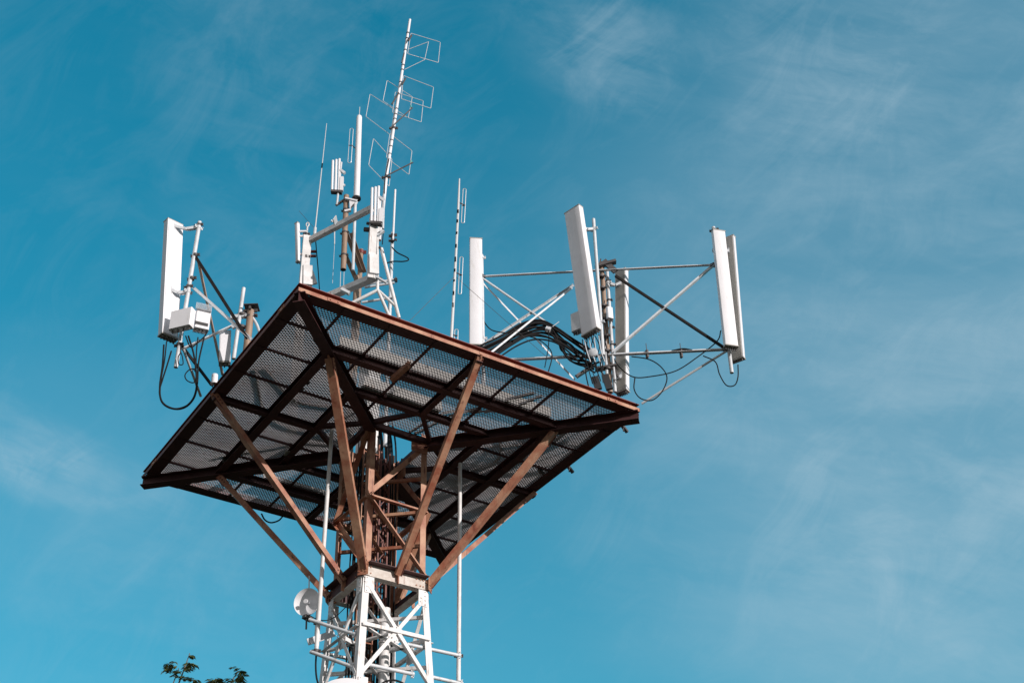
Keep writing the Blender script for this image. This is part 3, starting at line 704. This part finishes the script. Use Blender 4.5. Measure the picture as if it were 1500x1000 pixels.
# cable bundle over the front rim, and tangles of the corner
def cable(pts, r, label, group=None, name='jumper_cable', n=8):
    P = [at(x, y, ref) for x, y, ref in pts]; b = MB(); b.tube(spline(P, 7), r, n)
    return tag(b.build(name, 'cable', base=P[0]), label, 'cable', group)
F1, F2, F3 = (1.25, -2.35), (1.7, -2.4), (2.4, -2.75)
fan = [
    [(700, 512), (735, 496), (760, 481), (787, 472.5), (804, 477), (832, 495), (864, 518)],
    [(705, 515), (738, 498), (762, 484), (789, 475), (806, 479), (836, 499), (868, 522)],
    [(712, 516), (742, 499), (766, 486), (792, 478), (807, 481), (832, 503), (866, 526)],
    [(716, 519), (746, 502), (770, 489), (794, 481), (810, 487), (836, 510), (872, 528)],
    [(722, 522), (748, 504), (768, 494), (788, 492), (814, 498), (840, 512), (874, 533)],
    [(702, 514), (736, 499), (761, 485), (790, 479), (812, 489), (822, 504), (832, 523), (868, 531)],
    [(708, 517), (740, 501), (764, 489), (796, 483), (817, 500), (828, 520), (842, 531), (874, 534)],
    [(698, 509), (733, 493), (757, 480), (784, 470.5), (802, 474.5), (826, 490), (862, 514)],
    [(724, 522), (752, 503), (776, 491), (800, 493), (826, 506), (846, 520), (870, 541)],
    [(703, 511), (737, 494), (763, 479), (790, 474), (809, 483), (818, 500), (826, 516), (866, 526)],
    [(718, 520), (742, 506), (766, 493), (793, 487), (820, 496), (838, 507), (850, 524), (872, 536)],
    [(710, 518), (748, 500), (780, 485), (806, 486), (824, 510), (836, 528), (858, 536), (878, 530)],
    [(730, 524), (758, 506), (784, 497), (812, 501), (834, 516), (852, 534), (872, 546)],
    [(700, 508), (736, 491), (764, 474), (790, 469), (812, 478), (840, 497), (868, 514)]]
for i, f in enumerate(fan):
    k = len(f); pts = [(x, y, (F1[0]+(F3[0]-F1[0])*j/(k-1)+.03*(i % 3), F1[1]+(F3[1]-F1[1])*j/(k-1)+.04*(i % 4))) for j, (x, y) in enumerate(f)]
    cable(pts, (.021, .016, .014, .019, .012)[i % 5], 'black feeder cable in the arching bundle above the front rim', 'arching cable bundle', 'feeder_cable')
cable([(803, 484, F2), (804, 492, F2), (803, 510, F2), (798, 538, F2)], .008, 'thin black cable dropping from the clamp of the arching bundle to the rim', None)
cable([(770, 491, F2), (790, 498, F2), (806, 512, F2), (808, 526, F2), (803, 545, F2)], .009, 'black cable curving down from the arching bundle to the rim, right of the clamp drop')
cable([(707, 464, P1.xy), (711, 474, P1.xy), (722, 484, (1.1, -1.8)), (746, 488, (1.3, -2.1)), (764, 489, F1)], .010, 'thin black cable from the upright panel to the arching bundle')
b = MB(); p = at(803, 483, F2); b.clamp(p, dir2(.8, 0, -.3), .05, .08, .03); b.tube([p, at(819, 471, F2)], .007, 6); tag(b.build('cable_clamp', 'zinc', base=p), 'grey clamp binding the arching cable bundle at its crest', 'clamp')
for i, (x0, y0, xs) in enumerate(((853, 497, (856, 518, 862, 540, 868, 562)), (860, 496, (859, 520, 858, 545, 862, 566)), (866, 494, (872, 512, 866, 535, 874, 560)), (872, 492, (878, 508, 872, 532, 880, 558)), (877, 490, (884, 512, 880, 536, 888, 562)), (856, 497, (868, 522, 876, 545, 872, 566)), (869, 493, (864, 528, 884, 548, 892, 566)), (882, 460, (888, 486, 884, 520, 882, 545)), (886, 440, (880, 470, 888, 505, 893, 548)))):
    ref = (2.42+.02*i, -2.95+.01*i); cable([(x0, y0, ref)]+[(xs[j], xs[j+1], ref) for j in (0, 2, 4)], (.008, .010, .007)[i % 3], 'dark jumper cable hanging in the tangle below the leaning panel', 'tangled jumper cables')
for i in range(4):
    ref = (2.42+.04*i, -2.96); x = 856+7*i; P = [at(x, 498-2*i, ref), at(x+3, 512, ref), at(x+9, 530, ref)]
    b = MB(); b.tube(spline(P), .009, 8); tag(b.build('jumper_cable', 'zinc', base=P[0]), 'pale grey jumper cable under the leaning panel', 'cable', 'pale jumper cables')
Q = V((CP.x, CP.y)); E3 = P3.xy
cable([(896, 520, Q), (908, 538, Q), (928, 552, Q.lerp(E3, .25)), (955, 551, Q.lerp(E3, .4)), (990, 543, Q.lerp(E3, .6)), (1020, 524, Q.lerp(E3, .8)), (1050, 500, Q.lerp(E3, .95)), (1056, 484, E3)], .010, 'black cable slung under the right arm of the frame up to the outer panel')
cable([(925, 522, Q.lerp(E3, .22)), (950, 526, Q.lerp(E3, .36)), (968, 537, Q.lerp(E3, .46)), (977, 553, Q.lerp(E3, .5)), (970, 573, Q.lerp(E3, .47)), (955, 586, Q.lerp(E3, .38)), (938, 583, Q.lerp(E3, .3)), (929, 570, Q.lerp(E3, .25)), (930, 553, Q.lerp(E3, .25))], .010, 'black cable loop hanging below the right arm of the frame')
cable([(1030, 521, Q.lerp(E3, .8)), (1048, 530, Q.lerp(E3, .9)), (1054, 548, E3), (1064, 564, E3), (1076, 564, E3), (1081, 552, E3), (1081, 534, E3)], .010, 'black cable loop below the outermost right panel pair')
cable([(984, 514, Q.lerp(E3, .55)), (1000, 511, Q.lerp(E3, .65)), (1014, 513, Q.lerp(E3, .74))], .016, 'short black cable coil lying on the right arm of the frame')

# ------------------------------------------------------------------ left-hand sector mount
LR_ = (-3.6, -.62)
lp = (at(257.5, 538, LR_), at(292.5, 325, LR_))
lm = thing('side_mount', 'galvanised pole braced off the left edge of the platform', 'antenna mount', (-3.0, -.8, 13.5))
part_tube(lp, .032, 'zinc', lm, 'pole', 14)
Aedge = (-2.95, -1.35)
part_angle(at(285.7, 373, LR_), at(364, 496, Aedge), .05, 'shadesteel', lm, 'brace', (0, 0, -1)); part_angle(at(283, 422, LR_), at(367, 497, Aedge), .05, 'zinc', lm, 'brace')
part_angle(at(290, 380, LR_), at(326, 549, (-2.98, -.45)), .05, 'brown', lm, 'brace'); part_angle(at(266, 512, LR_), at(345, 475, (-2.85, -1.0)), .05, 'zinc', lm, 'brace')
part_angle(at(267, 507, LR_), at(311, 565, (-3.0, -.1)), .055, 'shadesteel', lm, 'brace', (0, 0, -1)); part_tube([at(269, 512, LR_), at(294, 580, (-3.0, .1))], .02, 'zinc', lm, 'brace')
BP = (-2.72, -1.12)
bp0 = at(367.5, 455, BP); part_tube([V((bp0.x, bp0.y, 13.5)), bp0], .055, 'brown', lm, 'pole', 14)
tp = at(357, 422, BP); part_tube([V((tp.x-.03, tp.y, 13.5)), tp], .030, 'zinc', lm, 'pole', 14)
b = MB(); b.bar(bp0-HR.to_3d()*.10+V((0, 0, .06)), bp0+HR.to_3d()*.12+V((0, 0, .06)), .20, .012); b.bar(bp0-HR.to_3d()*.12, bp0+HR.to_3d()*.10, .03, .05); b.bar(bp0-HD.to_3d()*.10, bp0+HD.to_3d()*.10, .03, .05)
b.bar(at(362, 460, BP), at(377, 462, BP), .06, .03); b.build('cap_plate', 'darkzinc', lm)
b = MB(); b.bar(at(338, 465, BP), at(372, 461, BP), .06, .06); b.bar(at(340, 480, BP), at(350, 474, BP), .05, .05); b.build('crossarm', 'zinc', lm)
b = MB()
for x, y in ((291, 330), (286, 374), (281, 408), (276, 420), (262, 505)): b.clamp(at(x, y, LR_), pz, .034, .05, .045, dir2(1, .3))
for x, y in ((355, 461), (366, 464), (354, 479)): b.clamp(at(x, y, BP), pz, .05, .04, .03, dir2(1, 0))
b.build('clamp', 'darkzinc', lm)
b = MB(); b.tube(spline([at(370, 465, BP), at(376, 475, BP), at(380, 486, BP)]), .022, 8); b.build('conduit', 'zinc', lm)
b = MB(); b.tube([at(314, 562, (-2.95, -.1)), at(314.7, 549, (-2.95, -.1))], .05, 12); b.build('stub', 'radome', lm)
panel((246, 495), (254, 327), (-3.75, -.50), .285, .125, (-.72, -.69), 'tall white panel leaning off the left edge, its back turned to the pole', pole=lp, clamps=(.38, .95), conn=5)
panel((329, 533), (330, 487), (-3.1, -.7), .17, .11, (-.2, -.98), 'short panel behind the left edge below the capped brown pole', conn=3)
radio((267, 469), (-3.72, -.78), .36, .33, .13, (-.3, .95), 'white radio box on the left pole, plain front', fins=False)
rb2 = radio((296, 470), (-3.6, -.72), .22, .36, .13, (.42, .9), 'white radio box with ribbed top right of the plain box on the left pole', finmat='zinc')
pz0 = at(297, 452, (-3.6, -.72)); n_ = dir2(.42, .9); x_ = n_.cross(V((0, 0, 1)))
b = MB()
for a in np.linspace(-.115, .115, 15): b.bar(pz0+x_*a+n_*.085-V((0, 0, .10)), pz0+x_*a+n_*.085+V((0, 0, .02)), .005, .045, n_)
b.build('heat_sink', 'zinc', rb2)
b = MB(); b.bar(pz0+n_*.072-V((0, 0, .365)), pz0+n_*.072-V((0, 0, .31)), .20, .012, n_); b.build('connector_panel', 'black', rb2)
def lcable(pts, r, label, grp=None, ref=(-3.66, -.72)): cable([(x, y, ref) for x, y in pts], r, label, grp)
lcable([(240, 505), (238, 535), (234, 566), (236, 586), (246, 596), (262, 599), (276, 593), (286, 578), (288, 555), (284, 520), (276, 492)], .014, 'black cable in the big loop hanging below the left panel', 'left hanging cable loops')
lcable([(251, 514), (245, 534), (238, 556), (233.5, 574), (239, 590), (254, 598), (270, 596), (283, 583), (289, 562), (291, 530), (299, 494)], .012, 'black cable in the big loop hanging below the left panel', 'left hanging cable loops')
lcable([(244, 500), (241, 528), (236, 556), (235, 580), (243, 594), (260, 598), (278, 590), (287, 570), (287, 540), (288, 512), (290, 494)], .010, 'black cable in the big loop hanging below the left panel', 'left hanging cable loops')
lcable([(286, 540), (278, 541), (271, 549), (274, 557), (284, 560), (288, 548), (283, 540)], .009, 'small round coil of cable inside the big left loop')
lcable([(265, 516), (261, 523), (262, 533), (268, 533), (267, 522), (264, 514)], .008, 'tiny cable loop beside the foot of the left pole')
lcable([(272, 492), (279, 508), (288, 503), (300, 492), (304, 484)], .010, 'short jumper cable between the two left radio boxes')

# ------------------------------------------------------------------ head frame of white box members over the shaft
HP = (-.22, .18)
hf = thing('head_frame', 'white box-section frame standing over the shaft opening, with two slanting beams', 'antenna frame', (-.22, .18, 13.5))
ZU = 18.0
u1, u0_ = atz(545, 305, ZU), atz(452, 353, ZU); HPr, HPl = u1.xy, u0_.xy
def column(px_top, py_top, ref, w, zb, name='post'):
    q = at(px_top, py_top, ref); b = MB(); b.bar(V((q.x, q.y, zb)), q, w, w, dir2(.3, .9)); return b.build(name, 'white', hf), q
column(547, 318, HPr, .125, at(551, 409, HPr).z); pl_, ql = column(450, 348, HPl, .15, 13.4)
b = MB(); b.bar(u0_, u1, .09, .10); b.build('beam', 'white', hf)
lo1 = at(551, 405, HPr); lo0 = atz(478, 436, lo1.z); b = MB(); b.bar(lo0, lo1, .12, .11); b.build('beam', 'white', hf)
b = MB(); b.bar(at(546.5, 376, HPr), at(547, 404, HPr), .165, .165, dir2(.3, .9)); p = at(449, 414, HPl); b.bar(at(450, 392, HPl), at(450, 420, HPl), .165, .165, dir2(.3, .9)); b.build('sleeve', 'white', hf)
b = MB(); b.bar(at(455, 398, HPl), at(461, 416, HPl), .04, .10); b.bar(at(493, 320, HPr), at(489, 326, HPr), .16, .02); b.bar(lo0, lo0+V((0, 0, .05)), .2, .15)
b.bar(at(500, 424, HPr), at(512, 430, HPr), .08, .05); b.bar(at(548, 404, HPr), at(566, 414, HPr), .05, .03); b.bar(at(552, 345, HPr), at(562, 338, HPr), .05, .05); b.build('fixing_plate', 'zinc', hf)
b = MB(); b.bar(at(447, 368.5, HPl), at(463, 368.5, HPl), .05, .03); b.bar(at(449, 375, HPl), at(463, 375, HPl), .05, .03); b.build('band_clamp', 'maroonclip', hf)
b = MB(); b.bar(at(533, 336, HPr), at(544, 337, HPr), .06, .06); b.bar(at(537, 327, HPr), at(561, 331, HPr), .04, .04); b.build('saddle', 'black', hf)
# column seen through the opening
b = MB(); b.bar((-.16, .30, 13.38), (-.16, .30, 15.2), .26, .26, (1, .2, 0)); b.build('base_column', 'white', hf)

# small panel and eye bolt on the left post
panel((436.5, 384), (435, 327), HPl+HB*.05-HR*.13, .075, .055, (-.6, .8), 'thin short white panel beside the left post of the head frame', conn=1)
ea = thing('arm_bracket', 'grey pipe with ring top and short arms holding the thin short panel', 'bracket', at(448, 382, HPl))
part_tube([at(448.2, 380, HPl+HB*.05), at(449.5, 340, HPl+HB*.05)], .022, 'zinc', ea, 'pipe')
for y in (339, 346, 372.5): b = MB(); b.bar(at(437, y, HPl+HB*.05), at(450, y, HPl+HB*.05), .03, .035); b.build('arm', 'radome', ea)
b = MB(); c = at(450.5, 329, HPl+HB*.05); b.tube([c+(HR.to_3d()*math.cos(a)*.026+V((0, 0, 1))*math.sin(a)*.05) for a in np.linspace(0, 2*math.pi, 17)], .012, 8); b.tube([c-V((0, 0, .05)), c-V((0, 0, .16))], .018, 8); b.build('eye', 'zinc', ea)
b = MB(); b.clamp(at(449, 343, HPl+HB*.05), pz, .024, .05, .04, dir2(1, 0)); b.clamp(at(448.4, 376, HPl+HB*.05), pz, .024, .06, .05, dir2(1, 0)); b.build('clamp', 'darkzinc', ea)
# whip
w0, w1 = at(461.5, 337, HPl), at(478.5, 181, HPl); wt = thing('whip_antenna', 'very thin long white whip rising from the left post', 'antenna', w0)
part_tube([w0, w0+(w1-w0)*.5, w1], [.013, .010, .006], 'alu', wt, 'whip', 8)
part_tube([w0+(w1-w0)*.565, w0+(w1-w0)*.61], .014, 'cable', wt, 'loading_coil', 8); part_tube([w0-(w1-w0)*.04, w0+(w1-w0)*.02], .028, 'zinc', wt, 'base', 10)
cable([(462, 348, HPl), (464, 372, HPl), (466, 395, HPl), (468, 425, HPl)], .010, 'black cable running down beside the left post of the head frame')

# triple-rod antennas
def triple(x0, yt, yb, ref, label, pole_pts):
    p = at(x0+4.5, yb+2, ref); t = thing('triple_rod_antenna', label, 'antenna', p)
    for i, dx in enumerate((0, 5, 9.6)):
        b = MB(); a, c = at(x0+dx-.8, yb-1+i*.4, ref), at(x0+dx+.6, yt-1.2*i+1, ref); b.tube([a, c-(c-a)*.01, c], [.024, .024, .015], 12); b.build('rod', 'radome', t)
    b = MB(); b.bar(at(x0-2, yb, ref), at(x0+14, yb+1, ref), .09, .05); b.build('base', 'darkzinc', t)
    b = MB(); b.bar(at(x0+13, yb-1, ref), at(x0+14, yb-21, ref), .065, .06, dir2(0, 1)); b.build('box', 'radome', t)
    b = MB(); b.tube([at(*pole_pts[0], ref), at(*pole_pts[1], ref)], .020, 10); b.build('pipe', 'zinc', t)
    b = MB(); b.bar(at(x0+11, yt+15, ref), at(x0+18, yt+20, ref), .05, .05); b.bar(at(x0+13, yb-12, ref), at(x0+18, yb-9, ref), .03, .04); b.build('bracket', 'zinc', t)
    return t
CT = (-.1, .1)
triple(487, 234, 281, CT, 'cluster of three short white tubes, left one above the brown pipe', ((493.5, 300), (500, 238)))
triple(544.5, 274, 327, (HPr.x-.02, HPr.y-.10), 'cluster of three short white tubes, right one on the end of the slanting beam', ((561, 335), (562.5, 285)))
# brown pipe with its arm, lattice of angles
bpT = thing('support_pipe', 'short brown pipe hanging in mid air beside the slanting beam', 'pipe', at(502.5, 395, CT))
part_tube([at(502.8, 395, CT), at(507.5, 287, CT)], .052, 'brown', bpT, 'pipe', 18)
b = MB(); b.tube([at(502.8, 395.3, CT), at(502.85, 394, CT)], .045, 18); b.build('bore', 'black', bpT)
b = MB()
for x, y in ((506.6, 308), (507, 294), (505, 341), (503.6, 374)): b.clamp(at(x, y, CT), pz, .055, .03, .035, dir2(1, .3))
b.bar(at(492, 301, CT), at(504, 293, CT), .03, .04); b.build('clamp', 'darkzinc', bpT)
C2 = (.05, .3)
for a, c in (((508, 340), (530, 398)), ((515, 340), (535, 398)), ((507, 374), (525, 414))): part_angle(at(*a, C2), at(*c, C2), .07, 'brown', bpT, 'arm', dir2(0, 1), 1)
q = at(523, 405, C2); part_tube([V((q.x, q.y, 13.5)), q], .055, 'brown', bpT, 'post', 16)
q = at(529, 366, (.1, .5)); part_tube([V((q.x, q.y, 13.5)), q], .045, 'brown', bpT, 'post', 14); b = MB(); b.clamp(q-V((0, 0, .06)), pz, .05, .08, .05, dir2(1, 0)); b.build('clamp', 'maroonclip', bpT)
# big omni
OM = (-.02, -.02); o0, o1 = at(522.2, 290, OM), at(526.3, 170, OM)
om = thing('omni_antenna', 'thick white tube antenna with a spike on top, above the brown pipe', 'antenna', o0)
dd = (o1-o0).normalized(); ln = (o1-o0).length
b = MB(); b.lathe(o0, dd, [(0, .001), (0, .058), (ln-.05, .055), (ln-.012, .046), (ln, .02), (ln+.002, .001)], 20); b.build('radome', 'radome', om)
part_tube([o1-dd*.01, at(527, 157, OM)], .007, 'alu', om, 'spike', 8)
b = MB(); b.tube([o0-dd*.03, o0], .085, 20); b.build('flange', 'black', om)
b = MB()
for s_ in (-1, 1): b.extrude([(0, -.10), (.05, -.02), (.14, .10), (-.02, .12)], at(513, 300, OM)+HD.to_3d()*.03*s_, at(513, 300, OM)+HD.to_3d()*(.03*s_+.008), (0, 0, 1))
b.bar(at(506, 292, OM), at(523, 296, OM), .10, .03); b.bar(at(505, 310, OM), at(514, 308, OM), .06, .04); b.build('bracket', 'radome', om)
part_tube([at(517, 396, OM), at(520.5, 296, OM)], .028, 'zinc', om, 'pole')
# folded dipole
def dipole(x0, y0, x1, y1, w, ref, arm_to, par, rad=.006):
    a, c = at(x0, y0, ref), at(x1, y1, ref); h = HR.to_3d()*(w/2)
    P = []
    for k in np.linspace(0, math.pi, 7): P.append(c + h*math.cos(k) + (c-a).normalized()*(w/2)*math.sin(k))
    for k in np.linspace(math.pi, 2*math.pi, 7): P.append(a + h*math.cos(k) + (c-a).normalized()*(w/2)*math.sin(k))
    P.append(P[0]); b = MB(); b.tube(P, rad, 6, False); ob = b.build('dipole_loop', 'alu', par)
    mdl = (a+c)/2; b = MB(); b.tube([mdl-h, mdl+h, at(*arm_to, ref)], .010, 6); b.build('boom', 'darkzinc', par)
fd = thing('folded_dipole', 'narrow wire loop antenna on a short boom left of the thick white tube', 'antenna', at(519, 217, OM))
dipole(512, 237, 515, 190, .065, OM, (521, 218), fd)
# thin rod antenna right
ra = thing('rod_antenna', 'short white rod clamped on a grey pole right of the head frame', 'antenna', at(571, 434, (.25, 0)))
part_tube([V((*at(575, 341, (.25, 0)).xy, 13.5)), at(575, 341, (.25, 0))], .032, 'zinc', ra, 'pole', 12); part_tube([at(575.6, 352, (.22, -.08)), at(579, 278, (.22, -.08))], .019, 'radome', ra, 'rod', 10)
b = MB(); b.clamp(at(575.5, 345, (.22, -.06)), pz, .03, .06, .05, dir2(1, .2)); b.clamp(at(575.3, 352, (.22, -.06)), pz, .03, .04, .05, dir2(1, .2)); b.build('clamp', 'darkzinc', ra)
cable([(574, 362, (.22, -.1)), (582, 370, (.25, -.2)), (596, 377, (.25, -.2)), (598, 381, (.25, -.2)), (590, 383, (.25, -.2)), (575, 383, (.2, -.1)), (562, 387, (.1, -.05))], .012, 'black cable bowing out from the short rod antenna')
# tubular tripod
tr = thing('tripod_frame', 'white tubular frame with splayed legs right of the head frame', 'antenna frame', at(556, 455, (.1, -.35)))
T1 = (.08, -.3)
for a, c, r in (((552.5, 336), (553, 426), .028), ((553, 425), (515, 444), .030), ((553.5, 425), (571, 465), .030), ((555, 426), (579, 448), .026), ((558.6, 364), (584.5, 466), .032), ((557, 293), (554, 340), .022)):
    part_tube([at(*a, T1), at(*c, T1)], r, 'white', tr, 'tube', 12)
for a, c in (((532, 417), (581, 409)), ((530, 443), (579, 435)), ((534, 421), (578, 414))): part_tube([at(*a, (.2, 0)), at(*c, (.2, 0))], .024, 'zinc', tr, 'crossbar')
b = MB(); b.bar(at(556, 362, T1), at(562, 372, T1), .06, .03); b.clamp(at(553, 408, T1), pz, .03, .05, .05, dir2(1, 0)); b.clamp(at(580, 410, (.2, 0)), dir2(1, 0), .026, .05, .03); b.clamp(at(578, 436, (.2, 0)), dir2(1, 0), .026, .05, .03); b.build('clamp', 'darkzinc', tr)
# odd thin wires by the lower beam
for x in (498, 503): 
    b = MB(); b.tube([at(x, 428, CT), at(x+1, 398, CT)], .006, 6); tag(b.build('wire_probe', 'alu', base=at(x, 428, CT)), 'thin upright wire standing by the lower slanting beam', 'wire', 'upright wires by the lower beam')
b = MB(); b.tube([at(490, 322, CT), at(490, 358, CT)], [.014, .010], 8); b.tube([at(490, 358, CT), at(487, 415, CT)], .004, 6); b.clamp(at(490, 325, CT), pz, .02, .04, .05); tag(b.build('hanging_rod', 'zinc', base=at(490, 322, CT)), 'short grey rod with a wire hanging under the slanting beam', 'rod')

# ------------------------------------------------------------------ tall loop antenna mast
LM = (.05, -.05)
loopm = thing('loop_antenna_mast', 'tallest pole, leaning right with wire rectangles on booms', 'antenna', at(556, 350, LM))
part_tube([at(556, 352, LM), at(566, 258, LM), at(600.5, 29, LM)], [.034, .032, .026], 'radome', loopm, 'mast', 12)
def mx(y): return 556+(352-y)*(566-556)/94 if y > 258 else 566+(258-y)*34.5/229
loops = [((602, 49), (645, 62), (642, 92), (597, 79), .45), ((591, 111), (635, 128), (631, 159), (588, 145), .45), ((579, 135), (620, 148), (617, 179), (575, 165), .35),
         ((567, 118), (604, 142), (598, 173), (561, 148), -.3), ((542, 138), (576, 160), (603, 221), (536, 171), 0), ((547, 203), (574, 233), (570, 273), (540, 242), -.35), ((571, 196), (603.5, 221), (599, 256), (566, 231), .3)]
loops[4] = ((542, 138), (578, 161), (572, 198), (536, 171), -.4)
for q in loops:
    dz = q[4]; pts = []
    for i, (x, y) in enumerate(q[:4]):
        off = dz if i in ((1, 2) if dz > 0 else (0, 3)) else 0
        pts.append(at(x, y, (LM[0]+abs(off)*.45*(1 if dz > 0 else -1), LM[1]+abs(off)*.6)))
    # rounded corners
    P = []
    for i in range(4):
        a, b0, c = pts[i-1], pts[i], pts[(i+1) % 4]
        P += [b0+(a-b0).normalized()*.02, b0+((a-b0).normalized()+(c-b0).normalized())*.005, b0+(c-b0).normalized()*.02]
    P.append(P[0]); b = MB(); b.tube(P, .0062, 6, False); b.build('wire_loop', 'alu', loopm)
for (a, c, r) in (((571.5, 188), (604, 158), .013), ((561, 260), (605, 238), .013), ((574, 153), (584, 136), .016), ((588.5, 92), (592, 78), .014), ((589, 124), (594, 115), .018), ((598, 60), (603, 52), .018)):
    p, q = at(*a, (LM[0]-.02, LM[1]-.08)), at(*c, (LM[0]+.1, LM[1]-.12)); part_tube([p, q], r, 'darkzinc', loopm, 'boom', 8)
for a, c in (((598.7, 72.4), (627.8, 61.4)), ((627.8, 61.4), (622, 87.8)), ((622, 87.8), (592.8, 102))): part_tube([at(*a, LM), at(*c, LM)], .006, 'alu', loopm, 'feed_rod', 6)
b = MB()
for y in (49, 57, 74, 96, 103, 121, 139, 160, 168, 175, 187, 206, 215, 226, 258): b.tube([at(mx(y)-.06, y+.6, LM), at(mx(y)+.06, y-.6, LM)], .0345, 10)
for y in (188, 260): b.clamp(at(mx(y), y, LM), pz, .036, .05, .05, dir2(1, 0))
b.build('band', 'darkzinc', loopm)
b = MB()
for x, y in ((602, 156), (602.5, 237)): b.tube([at(x, y+1.5, (LM[0]+.1, LM[1]-.12)), at(x, y-1.5, (LM[0]+.1, LM[1]-.12))], .014, 8)
b.build('tape_mark', 'green', loopm)
b = MB(); b.tube(spline([at(570, 232, (LM[0], LM[1]-.05)), at(564, 262, (LM[0], LM[1]-.05)), at(563, 290, (LM[0], LM[1]-.05)), at(562, 330, (LM[0], LM[1]-.05)), at(560, 358, (LM[0], LM[1]-.05))]), .009, 6)
tag(b.build('feeder_cable', 'cable', base=at(570, 232, LM)), 'thin black cable clinging to the leaning loop mast', 'cable')

# ------------------------------------------------------------------ dipole pole above the front rim
DP = (-.28, -2.55)
dp = thing('dipole_antenna', 'slim pole with narrow wire loops on its right side above the front rim', 'antenna', at(661.5, 492, DP))
part_tube([at(660.5, 508, DP), at(666.5, 400, DP), at(671.5, 300, DP), at(673, 262, DP)], [.024, .022, .020, .012], 'alu', dp, 'pole', 10)
b = MB()
for k in range(9):
    y = 306+k*17.5+random.uniform(-2, 2); x = 671.2-(y-306)*.052; b.tube([at(x-.4, y+random.uniform(3, 7.5), (DP[0], DP[1]-.006)), at(x-.2, y, (DP[0], DP[1]-.006))], .019, 8)
b.build('tape_wrap', 'cable', dp)
dipole(678, 325, 680.5, 278, .05, DP, (671, 296), dp); dipole(673.5, 429, 676, 378, .05, DP, (667, 399), dp); dipole(668, 500, 668.6, 484, .05, DP, (662, 490), dp)
for pts, lb in (([(665.5, 405, DP), (600, 470, (-.9, -2.9))], 'hair-thin wire from the slim dipole pole down left to the rim'), ([(666, 404, DP), (800, 522, (1.2, -2.5))], 'hair-thin wire from the slim dipole pole down right behind the upright panel'), ([(438, 309, HPl), (463, 337, HPl)], 'hair-thin wire stretched to the left post top')):
    P = [at(*q) for q in pts]; b = MB(); b.tube(P, .0035, 5); tag(b.build('guy_wire', 'darkzinc', base=P[1]), lb, 'wire')

# loose cable under the left edge
cable([(383, 752, (-1.2, 2.9)), (388, 761, (-1.2, 2.9)), (397, 765, (-1.2, 2.9)), (408, 762, (-1.2, 2.9)), (414, 756, (-1.2, 2.9))], .014, 'black cable loop drooping below the far left rim')

# ------------------------------------------------------------------ tree whose top twigs reach into the picture
TD = CAM.xy + HD*13.5 + HR*(-3.9)
tip1, tip2, tip3, tip4 = at(278, 956, TD), at(349, 982, TD), at(316, 993, TD), at(262, 978, TD)
tree = thing('leafy_tree', 'small feathery-leaved tree with top twigs showing left of the tower foot', 'tree', (TD.x, TD.y, 0))
b = MB(); top = V((TD.x, TD.y, tip1.z-2.6))
b.tube(spline([(TD.x, TD.y, -.1), (TD.x+.08, TD.y-.05, 1.5), (TD.x-.06, TD.y+.05, 3.2), top], 5), [.16-.10*i/15 for i in range(16)], 10)
trunk = b.build('trunk', 'bark', tree)
b = MB(); tips = []
hr3 = HR.to_3d()
for tp_ in (tip1, tip2, tip3, tip4):
    midp = top.lerp(tp_, .5)+V((random.uniform(-.1, .1), random.uniform(-.1, .1), .1)); s_ = spline([top-V((0, 0, .6)), midp, tp_], 6); b.tube(s_, [.035-.031*i/(len(s_)-1) for i in range(len(s_))], 6)
for k in range(26):
    a = random.uniform(0, 2*math.pi); rr_ = random.uniform(.5, 1.5); z = random.uniform(-1.2, 1.35)
    e_ = top+V((math.cos(a)*rr_, math.sin(a)*rr_, z)); s_ = spline([top-V((0, 0, random.uniform(0, 1.2))), top.lerp(e_, .5)+V((0, 0, .15)), e_], 4)
    b.tube(s_, [.03-.026*i/(len(s_)-1) for i in range(len(s_))], 6); tips.append((e_, s_))
b.build('limbs', 'bark', trunk)
lv = MB()
def leaflet(p, d, n_, L, w):
    x = d.cross(n_).normalized()*w; m1 = p+d*L*.45
    lv.add([p, m1+x, p+d*L-n_*L*.12, m1-x], [[0, 1, 2, 3]])
def frond(p, d, L, k=9):
    d = d.normalized(); nn = V((0, 0, 1)); side = d.cross(nn)
    if side.length < .1: side = V((1, 0, 0))
    side.normalize()
    for i in range(k):
        t = (i+1)/k; q = p+d*L*t-V((0, 0, L*.45*t*t)); l_ = .066*(1-.35*t)*random.uniform(.8, 1.2)
        for s_ in (-1, 1):
            dr = (d*.5+side*s_*.8+V((0, 0, -.45+random.uniform(-.3, .2)))).normalized(); leaflet(q, dr, V((random.uniform(-.4, .4), random.uniform(-.4, .4), 1)).normalized(), l_, l_*.22)
def tuft(p, n, spread=.1, L=.24):
    for _ in range(n):
        a = random.uniform(0, 2*math.pi); frond(p+V((random.uniform(-1, 1), random.uniform(-1, 1), random.uniform(-.6, .6)))*spread, V((math.cos(a), math.sin(a), random.uniform(-.1, .6))), L*random.uniform(.7, 1.2))
tuft(at(277.5, 959, TD), 2, .008, .045)
tuft(at(278, 972, TD), 3, .02, .08); tuft(at(271, 979, TD), 3, .04, .13); tuft(at(258, 974, TD), 3, .03, .15); tuft(at(250, 973, TD), 2, .02, .12); tuft(at(264, 988, TD), 3, .04, .11); tuft(at(279, 997, TD), 5, .05, .12)
tuft(at(353, 982, TD), 4, .025, .11); tuft(at(353, 990, TD), 4, .025, .11); tuft(at(343, 998, TD), 3, .03, .1); tuft(at(318, 994, TD), 5, .04, .10); tuft(at(328, 1001, TD), 2, .03, .10)
for e_, s_ in tips:
    for q in s_[3:]: 
        if (q.z < tip1.z-.55): tuft(q, 5, .16, .28)
lv.build('crown', 'leaf', tree)
